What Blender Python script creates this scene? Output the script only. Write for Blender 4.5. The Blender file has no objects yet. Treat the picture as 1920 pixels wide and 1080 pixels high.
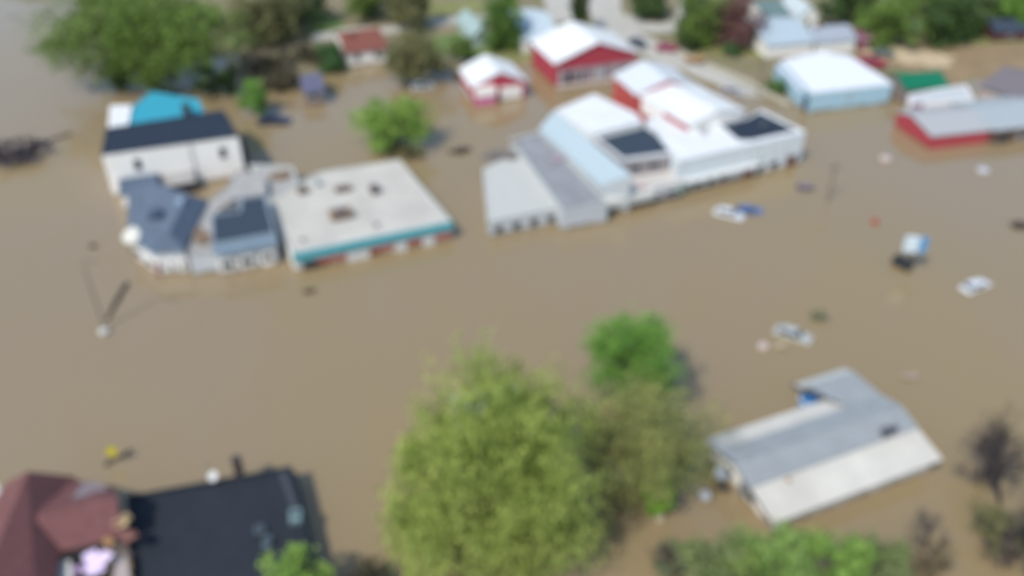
import bpy, math, random
from mathutils import Vector, noise as mnoise

random.seed(7)
S = bpy.context.scene
COL = S.collection
PITCH, FPX, CAMH = math.radians(35.0), 1660.0, 65.0

# ------------------------------------------------------------------ camera, sky, sun, exposure
cam_d = bpy.data.cameras.new('camera')
cam = bpy.data.objects.new('camera', cam_d)
COL.objects.link(cam)
cam.location = (0, 0, CAMH)
cam.rotation_euler = (math.pi / 2 - PITCH, 0, 0)
cam_d.sensor_width = 36.0
cam_d.lens = FPX / 1920 * 36.0
cam_d.clip_start = 0.1
cam_d.clip_end = 6000
cam_d.dof.use_dof = True            # the photograph is thrown out of focus: the lens is focused just ahead of the camera
cam_d.dof.focus_distance = 1.0
cam_d.dof.aperture_fstop = 2.4
S.camera = cam

SUN_EL, SUN_AZ = math.radians(51), math.radians(218)
w = bpy.data.worlds.new('World'); S.world = w
w.use_nodes = True
nt = w.node_tree
bg = nt.nodes['Background']
sky = nt.nodes.new('ShaderNodeTexSky')
sky.sky_type = 'NISHITA'
sky.sun_disc = False
sky.sun_elevation = SUN_EL
sky.sun_rotation = SUN_AZ
sky.air_density = 1.25
sky.dust_density = 1.0
sky.ozone_density = 2.0
nt.links.new(sky.outputs[0], bg.inputs[0])
bg.inputs[1].default_value = 0.15
sd = bpy.data.lights.new('sun', 'SUN')
sd.energy = 2.9
sd.angle = math.radians(0.5)
sd.color = (1.0, 0.955, 0.89)
sun = bpy.data.objects.new('sun', sd); COL.objects.link(sun)
sdir = Vector((-math.sin(SUN_AZ) * math.cos(SUN_EL), -math.cos(SUN_AZ) * math.cos(SUN_EL), -math.sin(SUN_EL)))
sun.rotation_euler = sdir.to_track_quat('-Z', 'Y').to_euler()
sun.location = (-60, -60, 120)
S.view_settings.view_transform = 'Standard'
S.view_settings.look = 'None'
S.view_settings.exposure = 0.33
S.view_settings.gamma = 1.0
S.render.engine = 'CYCLES'
S.cycles.use_denoising = True

# ------------------------------------------------------------------ helpers
def P(px, py, z=0.0):
    """world point at height z seen at photograph pixel (px, py)"""
    x = (px - 960) / FPX; y = -(py - 540) / FPX
    d = Vector((x, math.cos(PITCH) + y * math.sin(PITCH), -math.sin(PITCH) + y * math.cos(PITCH)))
    return Vector((0, 0, CAMH)) + d * ((z - CAMH) / d.z)

def lin(c):
    c /= 255.0
    return c / 12.92 if c <= 0.04045 else ((c + 0.055) / 1.055) ** 2.4

MATS = {}
def mat(name, rgb, rough=0.75, var=0.12, scale=1.5, k=0.78, spec=0.3, metal=0.0, streak=False, coat=0.0, mud=None):
    if name in MATS: return MATS[name]
    if mud is None: mud = any(q in name for q in ('white_paint', 'wall', 'siding'))
    m = bpy.data.materials.new(name); m.use_nodes = True
    n = m.node_tree; b = n.nodes['Principled BSDF']
    c = [lin(v) * k for v in rgb]
    tc = n.nodes.new('ShaderNodeTexCoord')
    mp = n.nodes.new('ShaderNodeMapping')
    if streak: mp.inputs['Scale'].default_value = (1, 1, 0.15)
    nz = n.nodes.new('ShaderNodeTexNoise'); nz.inputs['Scale'].default_value = scale
    nz.inputs['Detail'].default_value = 6; nz.inputs['Roughness'].default_value = 0.65
    cr = n.nodes.new('ShaderNodeValToRGB')
    cr.color_ramp.elements[0].position = 0.3; cr.color_ramp.elements[1].position = 0.7
    cr.color_ramp.elements[0].color = [max(0, v * (1 - var)) for v in c] + [1]
    cr.color_ramp.elements[1].color = [min(1, v * (1 + var)) for v in c] + [1]
    n.links.new(tc.outputs['Object'], mp.inputs[0]); n.links.new(mp.outputs[0], nz.inputs['Vector'])
    n.links.new(nz.outputs['Fac'], cr.inputs[0]); n.links.new(cr.outputs[0], b.inputs['Base Color'])
    if mud:      # silt left on the walls by the falling flood, up to about half a metre above the water
        sx = n.nodes.new('ShaderNodeSeparateXYZ'); n.links.new(tc.outputs['Object'], sx.inputs[0])
        n2 = n.nodes.new('ShaderNodeTexNoise'); n2.inputs['Scale'].default_value = .8; n2.inputs['Detail'].default_value = 5
        n.links.new(tc.outputs['Object'], n2.inputs['Vector'])
        ma = n.nodes.new('ShaderNodeMath'); ma.operation = 'MULTIPLY_ADD'; ma.inputs[1].default_value = -1.3; n.links.new(n2.outputs['Fac'], ma.inputs[0]); n.links.new(sx.outputs[2], ma.inputs[2])
        m2 = n.nodes.new('ShaderNodeMapRange'); m2.inputs[1].default_value = -.45; m2.inputs[2].default_value = -.1; m2.inputs[3].default_value = .8; m2.inputs[4].default_value = 0
        n.links.new(ma.outputs[0], m2.inputs[0])
        mm = n.nodes.new('ShaderNodeMix'); mm.data_type = 'RGBA'; n.links.new(m2.outputs[0], mm.inputs[0])
        n.links.new(cr.outputs[0], mm.inputs[6]); mm.inputs[7].default_value = [lin(v) * .7 for v in (128, 108, 80)] + [1]
        n.links.new(mm.outputs[2], b.inputs['Base Color'])
    b.inputs['Roughness'].default_value = rough
    b.inputs['Specular IOR Level'].default_value = spec
    b.inputs['Metallic'].default_value = metal
    b.inputs['Coat Weight'].default_value = coat
    MATS[name] = m
    return m

def leaf_mat(name, dark, light, k=0.78, scale=0.35):
    if name in MATS: return MATS[name]
    m = bpy.data.materials.new(name); m.use_nodes = True
    n = m.node_tree; b = n.nodes['Principled BSDF']; out = n.nodes['Material Output']
    tc = n.nodes.new('ShaderNodeTexCoord')
    nz = n.nodes.new('ShaderNodeTexNoise'); nz.inputs['Scale'].default_value = scale; nz.inputs['Detail'].default_value = 3
    geo = n.nodes.new('ShaderNodeNewGeometry')
    ad = n.nodes.new('ShaderNodeMath'); ad.operation = 'MULTIPLY_ADD'
    ad.inputs[1].default_value = 0.5
    mr = n.nodes.new('ShaderNodeMath'); mr.operation = 'MULTIPLY_ADD'; mr.inputs[1].default_value = 1.5; mr.inputs[2].default_value = -0.5
    cr = n.nodes.new('ShaderNodeValToRGB')
    cr.color_ramp.elements[0].position = 0.15; cr.color_ramp.elements[1].position = 0.85
    cr.color_ramp.elements[0].color = [lin(v) * k for v in dark] + [1]
    cr.color_ramp.elements[1].color = [lin(v) * k for v in light] + [1]
    n.links.new(tc.outputs['Object'], nz.inputs['Vector'])
    n.links.new(nz.outputs['Fac'], mr.inputs[0])
    n.links.new(geo.outputs['Random Per Island'], ad.inputs[0]); n.links.new(mr.outputs[0], ad.inputs[2])
    n.links.new(ad.outputs[0], cr.inputs[0]); n.links.new(cr.outputs[0], b.inputs['Base Color'])
    b.inputs['Roughness'].default_value = 0.6; b.inputs['Specular IOR Level'].default_value = 0.25
    tr = n.nodes.new('ShaderNodeBsdfTranslucent'); n.links.new(cr.outputs[0], tr.inputs[0])
    mx = n.nodes.new('ShaderNodeMixShader'); mx.inputs[0].default_value = 0.24
    n.links.new(b.outputs[0], mx.inputs[1]); n.links.new(tr.outputs[0], mx.inputs[2])
    n.links.new(mx.outputs[0], out.inputs[0])
    MATS[name] = m
    return m

def tag(o, label=None, cat=None, group=None, kind=None):
    if label: o['label'] = label
    if cat: o['category'] = cat
    if group: o['group'] = group
    if kind: o['kind'] = kind
    return o

def thing(name, label, cat, loc=(0, 0, 0), rz=0.0, group=None):
    o = bpy.data.objects.new(name, None); COL.objects.link(o)
    o.empty_display_size = 0.3
    o.location = loc; o.rotation_euler = (0, 0, rz)
    return tag(o, label, cat, group)

class MB:
    def __init__(s): s.v = []; s.f = []
    def add(s, vs, fs):
        b = len(s.v); s.v += [tuple(v) for v in vs]; s.f += [tuple(i + b for i in f) for f in fs]; return s
    def box(s, x0, x1, y0, y1, z0, z1):
        return s.add([(x0, y0, z0), (x1, y0, z0), (x1, y1, z0), (x0, y1, z0), (x0, y0, z1), (x1, y0, z1), (x1, y1, z1), (x0, y1, z1)],
                     [(3, 2, 1, 0), (4, 5, 6, 7), (0, 1, 5, 4), (1, 2, 6, 5), (2, 3, 7, 6), (3, 0, 4, 7)])
    def obox(s, o, d, n, s0, s1, t0, t1, z0, z1):
        o, d, n = Vector(o).to_2d(), Vector(d).to_2d(), Vector(n).to_2d()
        q = [o + d * a + n * b for a, b in ((s0, t0), (s1, t0), (s1, t1), (s0, t1))]
        vs = [(p.x, p.y, z) for z in (z0, z1) for p in q]
        return s.add(vs, [(3, 2, 1, 0), (4, 5, 6, 7), (0, 1, 5, 4), (1, 2, 6, 5), (2, 3, 7, 6), (3, 0, 4, 7)])
    def prism(s, pts, z0, z1):
        n = len(pts)
        vs = [(p[0], p[1], z0) for p in pts] + [(p[0], p[1], z1) for p in pts]
        return s.add(vs, [tuple(reversed(range(n))), tuple(range(n, 2 * n))] + [(i, (i + 1) % n, n + (i + 1) % n, n + i) for i in range(n)])
    def slab(s, quad, t):
        """a sheet through 3-d points with thickness t downward"""
        n = len(quad)
        vs = [tuple(q) for q in quad] + [(q[0], q[1], q[2] - t) for q in quad]
        return s.add(vs, [tuple(range(n)), tuple(reversed(range(n, 2 * n)))] + [(i, n + i, n + (i + 1) % n, (i + 1) % n) for i in range(n)])
    def profile(s, prof, a0, a1, axis='u'):
        """closed (t, z) outline swept from a0 to a1 along u (t is v) or along v (t is u)"""
        n = len(prof)
        if axis == 'u': vs = [(a, t, z) for a in (a0, a1) for t, z in prof]
        else: vs = [(t, a, z) for a in (a0, a1) for t, z in prof]
        return s.add(vs, [tuple(range(n)), tuple(reversed(range(n, 2 * n)))] + [(i, n + i, n + (i + 1) % n, (i + 1) % n) for i in range(n)])
    def tube(s, pts, rs, n=6, cap=True):
        b = len(s.v); pts = [Vector(p) for p in pts]
        for i, p in enumerate(pts):
            d = (pts[min(i + 1, len(pts) - 1)] - pts[max(i - 1, 0)]).normalized()
            a = d.orthogonal().normalized(); c = d.cross(a)
            for j in range(n):
                t = 2 * math.pi * j / n
                s.v.append(tuple(p + (a * math.cos(t) + c * math.sin(t)) * rs[i]))
        for i in range(len(pts) - 1):
            for j in range(n):
                s.f.append((b + i * n + j, b + i * n + (j + 1) % n, b + (i + 1) * n + (j + 1) % n, b + (i + 1) * n + j))
        if cap:
            s.f.append(tuple(b + j for j in reversed(range(n)))); s.f.append(tuple(b + (len(pts) - 1) * n + j for j in range(n)))
        return s
    def lathe(s, prof, c=(0, 0, 0), n=14, cap=True):
        b = len(s.v)
        for r, z in prof:
            for j in range(n):
                t = 2 * math.pi * j / n
                s.v.append((c[0] + r * math.cos(t), c[1] + r * math.sin(t), c[2] + z))
        for i in range(len(prof) - 1):
            for j in range(n):
                s.f.append((b + i * n + j, b + i * n + (j + 1) % n, b + (i + 1) * n + (j + 1) % n, b + (i + 1) * n + j))
        if cap: s.f.append(tuple(b + j for j in reversed(range(n)))); s.f.append(tuple(b + (len(prof) - 1) * n + j for j in range(n)))
        return s
    def build(s, name, m, parent=None, smooth=False, fix=True):
        me = bpy.data.meshes.new(name)
        me.from_pydata(s.v, [], s.f)
        if fix:
            import bmesh
            bm = bmesh.new(); bm.from_mesh(me)
            bmesh.ops.recalc_face_normals(bm, faces=bm.faces[:])
            bm.to_mesh(me); bm.free()
        me.materials.append(m)
        if smooth:
            me.polygons.foreach_set('use_smooth', [True] * len(me.polygons))
        o = bpy.data.objects.new(name, me); COL.objects.link(o)
        if parent is not None: o.parent = parent
        return o

class Frame:
    """local axes of a building: u along the near eave a -> b (pixels, at height z), v away from it"""
    def __init__(s, a, b, z):
        A = P(*a, z); B = P(*b, z)
        s.o = Vector((A.x, A.y, 0)); d = (B - A).to_2d(); s.L = d.length
        s.u = d.normalized(); s.w = Vector((-s.u.y, s.u.x)); s.rz = math.atan2(s.u.y, s.u.x)
    def loc(s, px, py, z):
        d = (P(px, py, z) - s.o).to_2d()
        return (d.dot(s.u), d.dot(s.w))

def inset(pts, t):
    out = []; n = len(pts)
    for i in range(n):
        a, b, c = Vector(pts[i - 1]), Vector(pts[i]), Vector(pts[(i + 1) % n])
        d1 = (b - a).normalized(); d2 = (c - b).normalized()
        n1 = Vector((-d1.y, d1.x)); n2 = Vector((-d2.y, d2.x))
        m = (n1 + n2); m = m / max(0.25, m.dot(n1)) if m.length > 1e-6 else n1
        out.append(tuple(b + m * t))
    return out

class Edge:
    def __init__(s, a, b):
        s.o = Vector(a); d = Vector(b) - s.o; s.L = d.length; s.d = d.normalized(); s.n = Vector((s.d.y, -s.d.x))   # outward for CCW outlines

def panel(root, e, s0, s1, z0, z1, name, m, t0=0.004, t1=0.06):
    return MB().obox(e.o, e.d, e.n, s0, s1, t0, t1, z0, z1).build(name, m, root)

def window(root, e, s0, s1, z0, z1, frame_m=None, pane_m=None, name='window'):
    fm = frame_m or mat('white_trim', (225, 226, 222), var=.05); pm = pane_m or GLASS
    b = 0.09; mb = MB()
    mb.obox(e.o, e.d, e.n, s0, s1, 0.004, 0.09, z0, z0 + b); mb.obox(e.o, e.d, e.n, s0, s1, 0.004, 0.09, z1 - b, z1)
    mb.obox(e.o, e.d, e.n, s0, s0 + b, 0.004, 0.088, z0 + b, z1 - b); mb.obox(e.o, e.d, e.n, s1 - b, s1, 0.004, 0.088, z0 + b, z1 - b)
    f = mb.build(name, fm, root)
    MB().obox(e.o, e.d, e.n, s0 + b, s1 - b, 0.004, 0.04, z0 + b, z1 - b).build('pane', pm, f)
    return f

def door(root, e, s0, s1, z0, z1, m):
    d = panel(root, e, s0, s1, z0, z1, 'door', m, 0.004, 0.07)
    MB().obox(e.o, e.d, e.n, s1 - .18, s1 - .1, 0.072, 0.13, z0 + 1.0, z0 + 1.15).build('handle', mat('steel', (120, 120, 120), metal=.8, rough=.4), d)
    return d

def seams(roof, lines, m):
    """standing ribs of a metal roof: joined, too small to pick apart"""
    mb = MB()
    for a, b in lines:
        a, b = Vector(a), Vector(b); d = (b - a).normalized()
        s = d.cross(Vector((0, 0, 1))).normalized() * 0.025; up = Vector((0, 0, 0.05))
        mb.add([a - s, a + s, a + s + up, a - s + up, b - s, b + s, b + s + up, b - s + up],
               [(0, 1, 2, 3), (7, 6, 5, 4), (0, 4, 5, 1), (1, 5, 6, 2), (2, 6, 7, 3), (3, 7, 4, 0)])
    o = mb.build('roof_seam', m, roof); o['kind'] = 'stuff'
    return o

def rib_lines(p0, p1, q0, q1, step=0.9):
    """ribs from eave p0-p1 up to ridge q0-q1"""
    p0, p1, q0, q1 = map(Vector, (p0, p1, q0, q1))
    n = max(2, int((p1 - p0).length / step))
    return [(p0.lerp(p1, (i + .5) / n), q0.lerp(q1, (i + .5) / n)) for i in range(n)]

def flat_building(name, label, poly, z, wall_m, deck_m, ph=0.5, par_m=None, pt=0.25, cat='building', group=None, zb=-1.5):
    """flat roofed building from the pixel outline of its parapet top (near-left, near-right, then back)"""
    f = Frame(poly[0], poly[1], z)
    pts = [f.loc(x, y, z) for x, y in poly]
    root = thing(name, label, cat, f.o, f.rz, group)
    MB().prism(pts, zb, z - ph).build('wall', wall_m, root)
    ins = inset(pts, pt)
    MB().prism(inset(pts, pt + .002), z - ph + .004, z - ph + .08).build('roof', deck_m, root)
    out = inset(pts, -0.06); n = len(pts)
    mb = MB()
    vs = [(p[0], p[1], z - ph + .003) for p in out] + [(p[0], p[1], z) for p in out] + [(p[0], p[1], z) for p in ins] + [(p[0], p[1], z - ph + .003) for p in ins]
    fs = []
    for k in range(4):
        for i in range(n):
            j = (i + 1) % n; k2 = (k + 1) % 4
            fs.append((k * n + i, k * n + j, k2 * n + j, k2 * n + i))
    mb.add(vs, fs).build('parapet', par_m or wall_m, root)
    edges = [Edge(pts[i], pts[(i + 1) % n]) for i in range(n)]
    return root, f, pts, edges

def gable_house(name, label, a, b, ze, zr, back, wall_m, roof_m, axis='u', over=0.4, cat='house', group=None, ridge=0.5, L=None, seam=None, zb=-1.5, gable_m=None, W=None, chimney=None):
    f = Frame(a, b, ze)
    L = L or f.L
    W = W or f.loc(*back, ze)[1]
    root = thing(name, label, cat, f.o, f.rz, group)
    o = over; t = 0.14
    if axis == 'u':
        r = W * ridge
        MB().profile([(0, zb), (W, zb), (W, ze - .05), (r, zr - .2), (0, ze - .05)], 0, L).build('wall', wall_m, root)
        s1 = (zr - ze) / r; s2 = (zr - ze) / (W - r)
        A = [(-o, -o, ze - s1 * o), (L + o, -o, ze - s1 * o), (L + o, r, zr), (-o, r, zr)]
        B = [(L + o, W + o, ze - s2 * o), (-o, W + o, ze - s2 * o), (-o, r, zr), (L + o, r, zr)]
        edges = {'front': Edge((0, 0), (L, 0)), 'right': Edge((L, 0), (L, W)), 'left': Edge((0, W), (0, 0))}
    else:
        r = L * ridge
        MB().profile([(0, zb), (L, zb), (L, ze - .05), (r, zr - .2), (0, ze - .05)], 0, W, 'v').build('wall', wall_m, root)
        s1 = (zr - ze) / r; s2 = (zr - ze) / (L - r)
        A = [(-o, W + o, ze - s1 * o), (-o, -o, ze - s1 * o), (r, -o, zr), (r, W + o, zr)]
        B = [(L + o, -o, ze - s2 * o), (L + o, W + o, ze - s2 * o), (r, W + o, zr), (r, -o, zr)]
        edges = {'front': Edge((0, 0), (L, 0)), 'right': Edge((L, 0), (L, W)), 'left': Edge((0, W), (0, 0))}
    roof = MB().slab(A, t).slab(B, t).build('roof', roof_m, root)
    if seam:
        seams(roof, rib_lines(A[0], A[1], A[3], A[2]) + rib_lines(B[0], B[1], B[3], B[2]), seam)
    if chimney:
        cu, cv, ch = chimney
        MB().box(cu - .35, cu + .35, cv - .35, cv + .35, ze, zr + ch).box(cu - .42, cu + .42, cv - .42, cv + .42, zr + ch + .003, zr + ch + .12).build('chimney', mat('chimney_brick', (130, 90, 78)), roof)
    return root, f, L, W, edges

GLASS = mat('window_glass', (48, 56, 66), rough=.12, var=.1, spec=.6)
WHITE = mat('white_paint', (243, 239, 231), rough=.7, k=.9, var=.05, scale=.6, streak=True)
WHITE_ROOF = mat('white_roof_membrane', (244, 246, 244), rough=.6, var=.07, scale=.3, k=.74)
TRIM = mat('white_trim', (225, 226, 222), var=.05)
STEEL = mat('steel', (120, 120, 120), metal=.8, rough=.4)

# ------------------------------------------------------------------ ground and water
SHORE_PX = [(-900, -150), (-300, -120), (-40, 10), (0, 24), (60, 28), (90, -10), (120, 30), (200, 150), (330, 150), (450, 120), (560, 168), (640, 160), (740, 130), (860, 128), (930, 150),
            (1010, 128), (1160, 140), (1290, 150), (1400, 200), (1480, 212), (1560, 214), (1640, 210), (1690, 195), (1720, 188), (1830, 175), (1930, 170), (2400, 200), (3200, 150)]
SHORE = [P(x, y, 0).to_2d() for x, y in SHORE_PX]
def shore_y(x):
    """y of the flood's edge at x"""
    if x <= SHORE[0].x: return SHORE[0].y
    for a, b in zip(SHORE, SHORE[1:]):
        if a.x <= x <= b.x and b.x > a.x: return a.y + (b.y - a.y) * (x - a.x) / (b.x - a.x)
    return SHORE[-1].y
def ground_z(x, y):
    d = y - shore_y(x)
    n = mnoise.noise(Vector((x * .045, y * .045, 3.1))) * .5 + mnoise.noise(Vector((x * .16, y * .16, 9.0))) * .2
    z = -1.4 + 1.5 / (1 + math.exp(max(-40, min(40, -(d + n * 7) / 4.0)))) + .012 * max(0, min(d, 120)) + n * .12
    return z
def axis_lines(lo, hi, step, far):
    a = [-far, -far * .5, -far * .25, lo - 60] if lo < 0 else [-far, -200, 0, lo - 20]
    x = lo
    while x <= hi: a.append(x); x += step
    return a + [hi + 60, far * .25, far * .5, far]
xs = axis_lines(-150, 170, 2.2, 4000); ys = axis_lines(50, 320, 2.2, 4000)
mb = MB()
for y in ys:
    for x in xs: mb.v.append((x, y, ground_z(x, y)))
nx = len(xs)
for j in range(len(ys) - 1):
    for i in range(nx - 1): mb.f.append((j * nx + i, j * nx + i + 1, (j + 1) * nx + i + 1, (j + 1) * nx + i))

def ground_material():
    m = bpy.data.materials.new('muddy_ground'); m.use_nodes = True
    n = m.node_tree; b = n.nodes['Principled BSDF']
    tc = n.nodes.new('ShaderNodeTexCoord')
    def nz(sc, det=6):
        t = n.nodes.new('ShaderNodeTexNoise'); t.inputs['Scale'].default_value = sc; t.inputs['Detail'].default_value = det
        t.inputs['Roughness'].default_value = .65
        n.links.new(tc.outputs['Object'], t.inputs['Vector']); return t
    def ramp(t, els):
        r = n.nodes.new('ShaderNodeValToRGB')
        while len(r.color_ramp.elements) < len(els): r.color_ramp.elements.new(.5)
        for e, (p, c) in zip(r.color_ramp.elements, els): e.position = p; e.color = [lin(v) * .82 for v in c] + [1]
        n.links.new(t.outputs['Fac'], r.inputs[0]); return r
    a = ramp(nz(.06), [(.36, (150, 136, 110)), (.5, (136, 126, 98)), (.66, (112, 122, 72))])
    c = ramp(nz(.9), [(.3, (120, 112, 86)), (.7, (160, 148, 122))])
    mx = n.nodes.new('ShaderNodeMix'); mx.data_type = 'RGBA'; mx.inputs[0].default_value = .4
    n.links.new(a.outputs[0], mx.inputs[6]); n.links.new(c.outputs[0], mx.inputs[7])
    n.links.new(mx.outputs[2], b.inputs['Base Color'])
    b.inputs['Roughness'].default_value = .9; b.inputs['Specular IOR Level'].default_value = .2
    return m
g = mb.build('ground', ground_material(), smooth=True, fix=False); g['kind'] = 'structure'

def water_material():
    m = bpy.data.materials.new('flood_water'); m.use_nodes = True
    n = m.node_tree; b = n.nodes['Principled BSDF']
    tc = n.nodes.new('ShaderNodeTexCoord')
    mp = n.nodes.new('ShaderNodeMapping'); mp.inputs['Scale'].default_value = (1, .55, 1); mp.inputs['Rotation'].default_value = (0, 0, .25)
    n.links.new(tc.outputs['Object'], mp.inputs[0])
    t = n.nodes.new('ShaderNodeTexNoise'); t.inputs['Scale'].default_value = .028; t.inputs['Detail'].default_value = 7; t.inputs['Roughness'].default_value = .6
    t.inputs['Distortion'].default_value = .6
    n.links.new(mp.outputs[0], t.inputs['Vector'])
    r = n.nodes.new('ShaderNodeValToRGB')
    k = .76
    r.color_ramp.elements[0].position = .3; r.color_ramp.elements[1].position = .72
    r.color_ramp.elements[0].color = [lin(v) * k for v in (158, 138, 97)] + [1]
    r.color_ramp.elements[1].color = [lin(v) * k for v in (156, 138, 112)] + [1]
    n.links.new(t.outputs['Fac'], r.inputs[0]); n.links.new(r.outputs[0], b.inputs['Base Color'])
    b.inputs['Roughness'].default_value = .08
    b.inputs['IOR'].default_value = 1.55
    b.inputs['Specular IOR Level'].default_value = .5
    t2 = n.nodes.new('ShaderNodeTexNoise'); t2.inputs['Scale'].default_value = .9; t2.inputs['Detail'].default_value = 4
    n.links.new(mp.outputs[0], t2.inputs['Vector'])
    bp = n.nodes.new('ShaderNodeBump'); bp.inputs['Strength'].default_value = .16; bp.inputs['Distance'].default_value = .12
    n.links.new(t2.outputs['Fac'], bp.inputs['Height']); n.links.new(bp.outputs[0], b.inputs['Normal'])
    return m
mb = MB()
WX = [-4000, -1000, -300, -100, 0, 100, 300, 1000, 4000]; WY = [-4000, -1000, -200, 0, 60, 120, 200, 260]
for y in WY:
    for x in WX: mb.v.append((x, y, 0))
for j in range(len(WY) - 1):
    for i in range(len(WX) - 1): mb.f.append((j * 9 + i, j * 9 + i + 1, (j + 1) * 9 + i + 1, (j + 1) * 9 + i))
wt = mb.build('flood_water', water_material(), fix=False); wt['kind'] = 'structure'

def drape(name, poly, m, off=.05, step=1.5):
    """a sheet laid on the ground inside a pixel outline"""
    pts = [P(x, y, .5).to_2d() for x, y in poly]
    x0, x1 = min(p.x for p in pts), max(p.x for p in pts); y0, y1 = min(p.y for p in pts), max(p.y for p in pts)
    def inside(x, y):
        c = False
        for i in range(len(pts)):
            a, b = pts[i - 1], pts[i]
            if (a.y > y) != (b.y > y) and x < (b.x - a.x) * (y - a.y) / (b.y - a.y) + a.x: c = not c
        return c
    mb = MB(); idx = {}
    nx_, ny_ = int((x1 - x0) / step) + 1, int((y1 - y0) / step) + 1
    def vid(i, j):
        if (i, j) not in idx:
            x, y = x0 + i * step, y0 + j * step
            jx = mnoise.noise(Vector((x * .7, y * .7, 1))) * step * .5; jy = mnoise.noise(Vector((x * .7, y * .7, 5))) * step * .5
            idx[(i, j)] = len(mb.v); mb.v.append((x + jx, y + jy, ground_z(x + jx, y + jy) + off))
        return idx[(i, j)]
    for j in range(ny_):
        for i in range(nx_):
            if inside(x0 + (i + .5) * step, y0 + (j + .5) * step):
                mb.f.append((vid(i, j), vid(i + 1, j), vid(i + 1, j + 1), vid(i, j + 1)))
    o = mb.build(name, m, smooth=True, fix=False); o['kind'] = 'structure'
    return o

def ribbon(name, line, width, m, off=.09, minz=-9):
    pts = [P(x, y, .6).to_2d() for x, y in line]
    fine = []
    for i in range(len(pts) - 1):
        p0, p1, p2, p3 = pts[max(i - 1, 0)], pts[i], pts[i + 1], pts[min(i + 2, len(pts) - 1)]
        n = max(2, int((p2 - p1).length / 1.5))
        for k in range(n):
            t = k / n
            fine.append(.5 * ((2 * p1) + (p2 - p0) * t + (2 * p0 - 5 * p1 + 4 * p2 - p3) * t * t + (3 * p1 - p0 - 3 * p2 + p3) * t ** 3))
    fine.append(pts[-1])
    mb = MB(); K = 5
    for i, p in enumerate(fine):
        d = (fine[min(i + 1, len(fine) - 1)] - fine[max(i - 1, 0)]).normalized(); s = Vector((-d.y, d.x))
        for k in range(K):
            q = p + s * width * (k / (K - 1) - .5)
            mb.v.append((q.x, q.y, max(minz, ground_z(q.x, q.y)) + off))
    for i in range(len(fine) - 1):
        for k in range(K - 1): mb.f.append((i * K + k, i * K + k + 1, (i + 1) * K + k + 1, (i + 1) * K + k))
    o = mb.build(name, m, smooth=True, fix=False); o['kind'] = 'structure'
    return o

LAWN = mat('lawn_grass', (124, 148, 84), rough=.95, var=.28, scale=.25, k=.62)
LAWN2 = mat('dry_lawn_grass', (146, 148, 92), rough=.95, var=.25, scale=.25, k=.66)
PAVE = mat('pale_concrete_road', (200, 196, 184), rough=.9, var=.1, scale=.4, k=.72)
SAND = mat('sandy_dirt', (204, 184, 150), rough=.95, var=.16, scale=.3, k=.78)
DIRT = mat('brown_dirt', (158, 136, 104), rough=.95, var=.18, scale=.2, k=.74)
drape('lawn', [(790, 70), (900, 55), (925, 75), (900, 112), (830, 108)], LAWN)
drape('lawn', [(900, 95), (1000, 80), (1000, 130), (930, 118)], LAWN2)
drape('lawn', [(570, 35), (640, 30), (650, 58), (585, 65)], LAWN)
drape('lawn', [(800, 5), (900, 0), (905, 25), (790, 30)], LAWN2)
drape('lawn', [(1440, 40), (1530, 30), (1550, 70), (1500, 72)], LAWN)
drape('lawn', [(1280, 60), (1440, 80), (1460, 110), (1300, 100)], LAWN2)
drape('lawn', [(1750, 75), (1930, 55), (1930, 80), (1760, 95)], LAWN2)
drape('lawn', [(1670, 132), (1800, 128), (1850, 155), (1840, 190), (1690, 150)], LAWN)
drape('dirt_lot', [(1590, 80), (1930, 82), (1960, 135), (1780, 150), (1620, 108)], DIRT, .07)
drape('sandy_track', [(1605, 86), (1700, 90), (1785, 104), (1780, 124), (1690, 118), (1620, 98)], SAND, .09)
ribbon('road', [(1150, -60), (1136, -20), (1135, 20), (1160, 55), (1215, 85), (1290, 122), (1380, 168), (1450, 205)], 7.5, PAVE, .1)
ribbon('road', [(1160, 30), (1200, 48), (1250, 52), (1290, 35), (1300, -10)], 6.0, PAVE, .12)
ribbon('road', [(1040, -30), (1045, 0), (1060, 40)], 6.5, PAVE, .12)
ribbon('sidewalk', [(1262, 88), (1330, 120), (1400, 150), (1480, 192)], 1.8, mat('sidewalk_concrete', (196, 188, 164), rough=.9, k=.72), .16, .0)
ribbon('driveway', [(585, 70), (620, 66), (660, 58), (730, 55), (800, 44), (870, 36), (930, 34)], 4.5, PAVE, .11)

# ------------------------------------------------------------------ buildings: right-hand side, near
# metal roofed house bottom right
GREY_METAL = mat('grey_metal_roof', (165, 170, 171), rough=.5, var=.1, scale=.4, k=.74, metal=.0)
PALE_METAL = mat('pale_metal_roof', (226, 222, 210), rough=.55, var=.1, scale=.3, k=.7)
f = Frame((1455, 976), (1761, 860), 2.2)
root = thing('metal_roof_house', 'flooded house with a long grey metal roof edged by pale lower roofs, right foreground', 'house', f.o, f.rz)
L = f.L
v1 = (f.loc(1431, 905, 3.0)[1] + f.loc(1720, 809, 3.0)[1]) / 2
v2 = f.loc(1361, 840, 3.2)[1]; v3 = f.loc(1337, 819, 2.5)[1]
uw = f.loc(1590, 790, 3.4)[0] + 2.2; u2 = f.loc(1545, 762, 2.5)[0]
vw = f.loc(1581, 691, 2.5)[1]; uwl = f.loc(1484, 721, 2.5)[0]; vwl = f.loc(1484, 721, 2.5)[1]
vr = (v1 + v2) / 2; zr = 3.95; zb1 = 3.1
MB().profile([(.5, -1.5), (v3 - .5, -1.5), (v3 - .5, 2.2), (v2, 2.85), (vr, zr - .25), (v1, 2.8), (.5, 2.05)], .35, L - .3).build('wall', WHITE, root)
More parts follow.
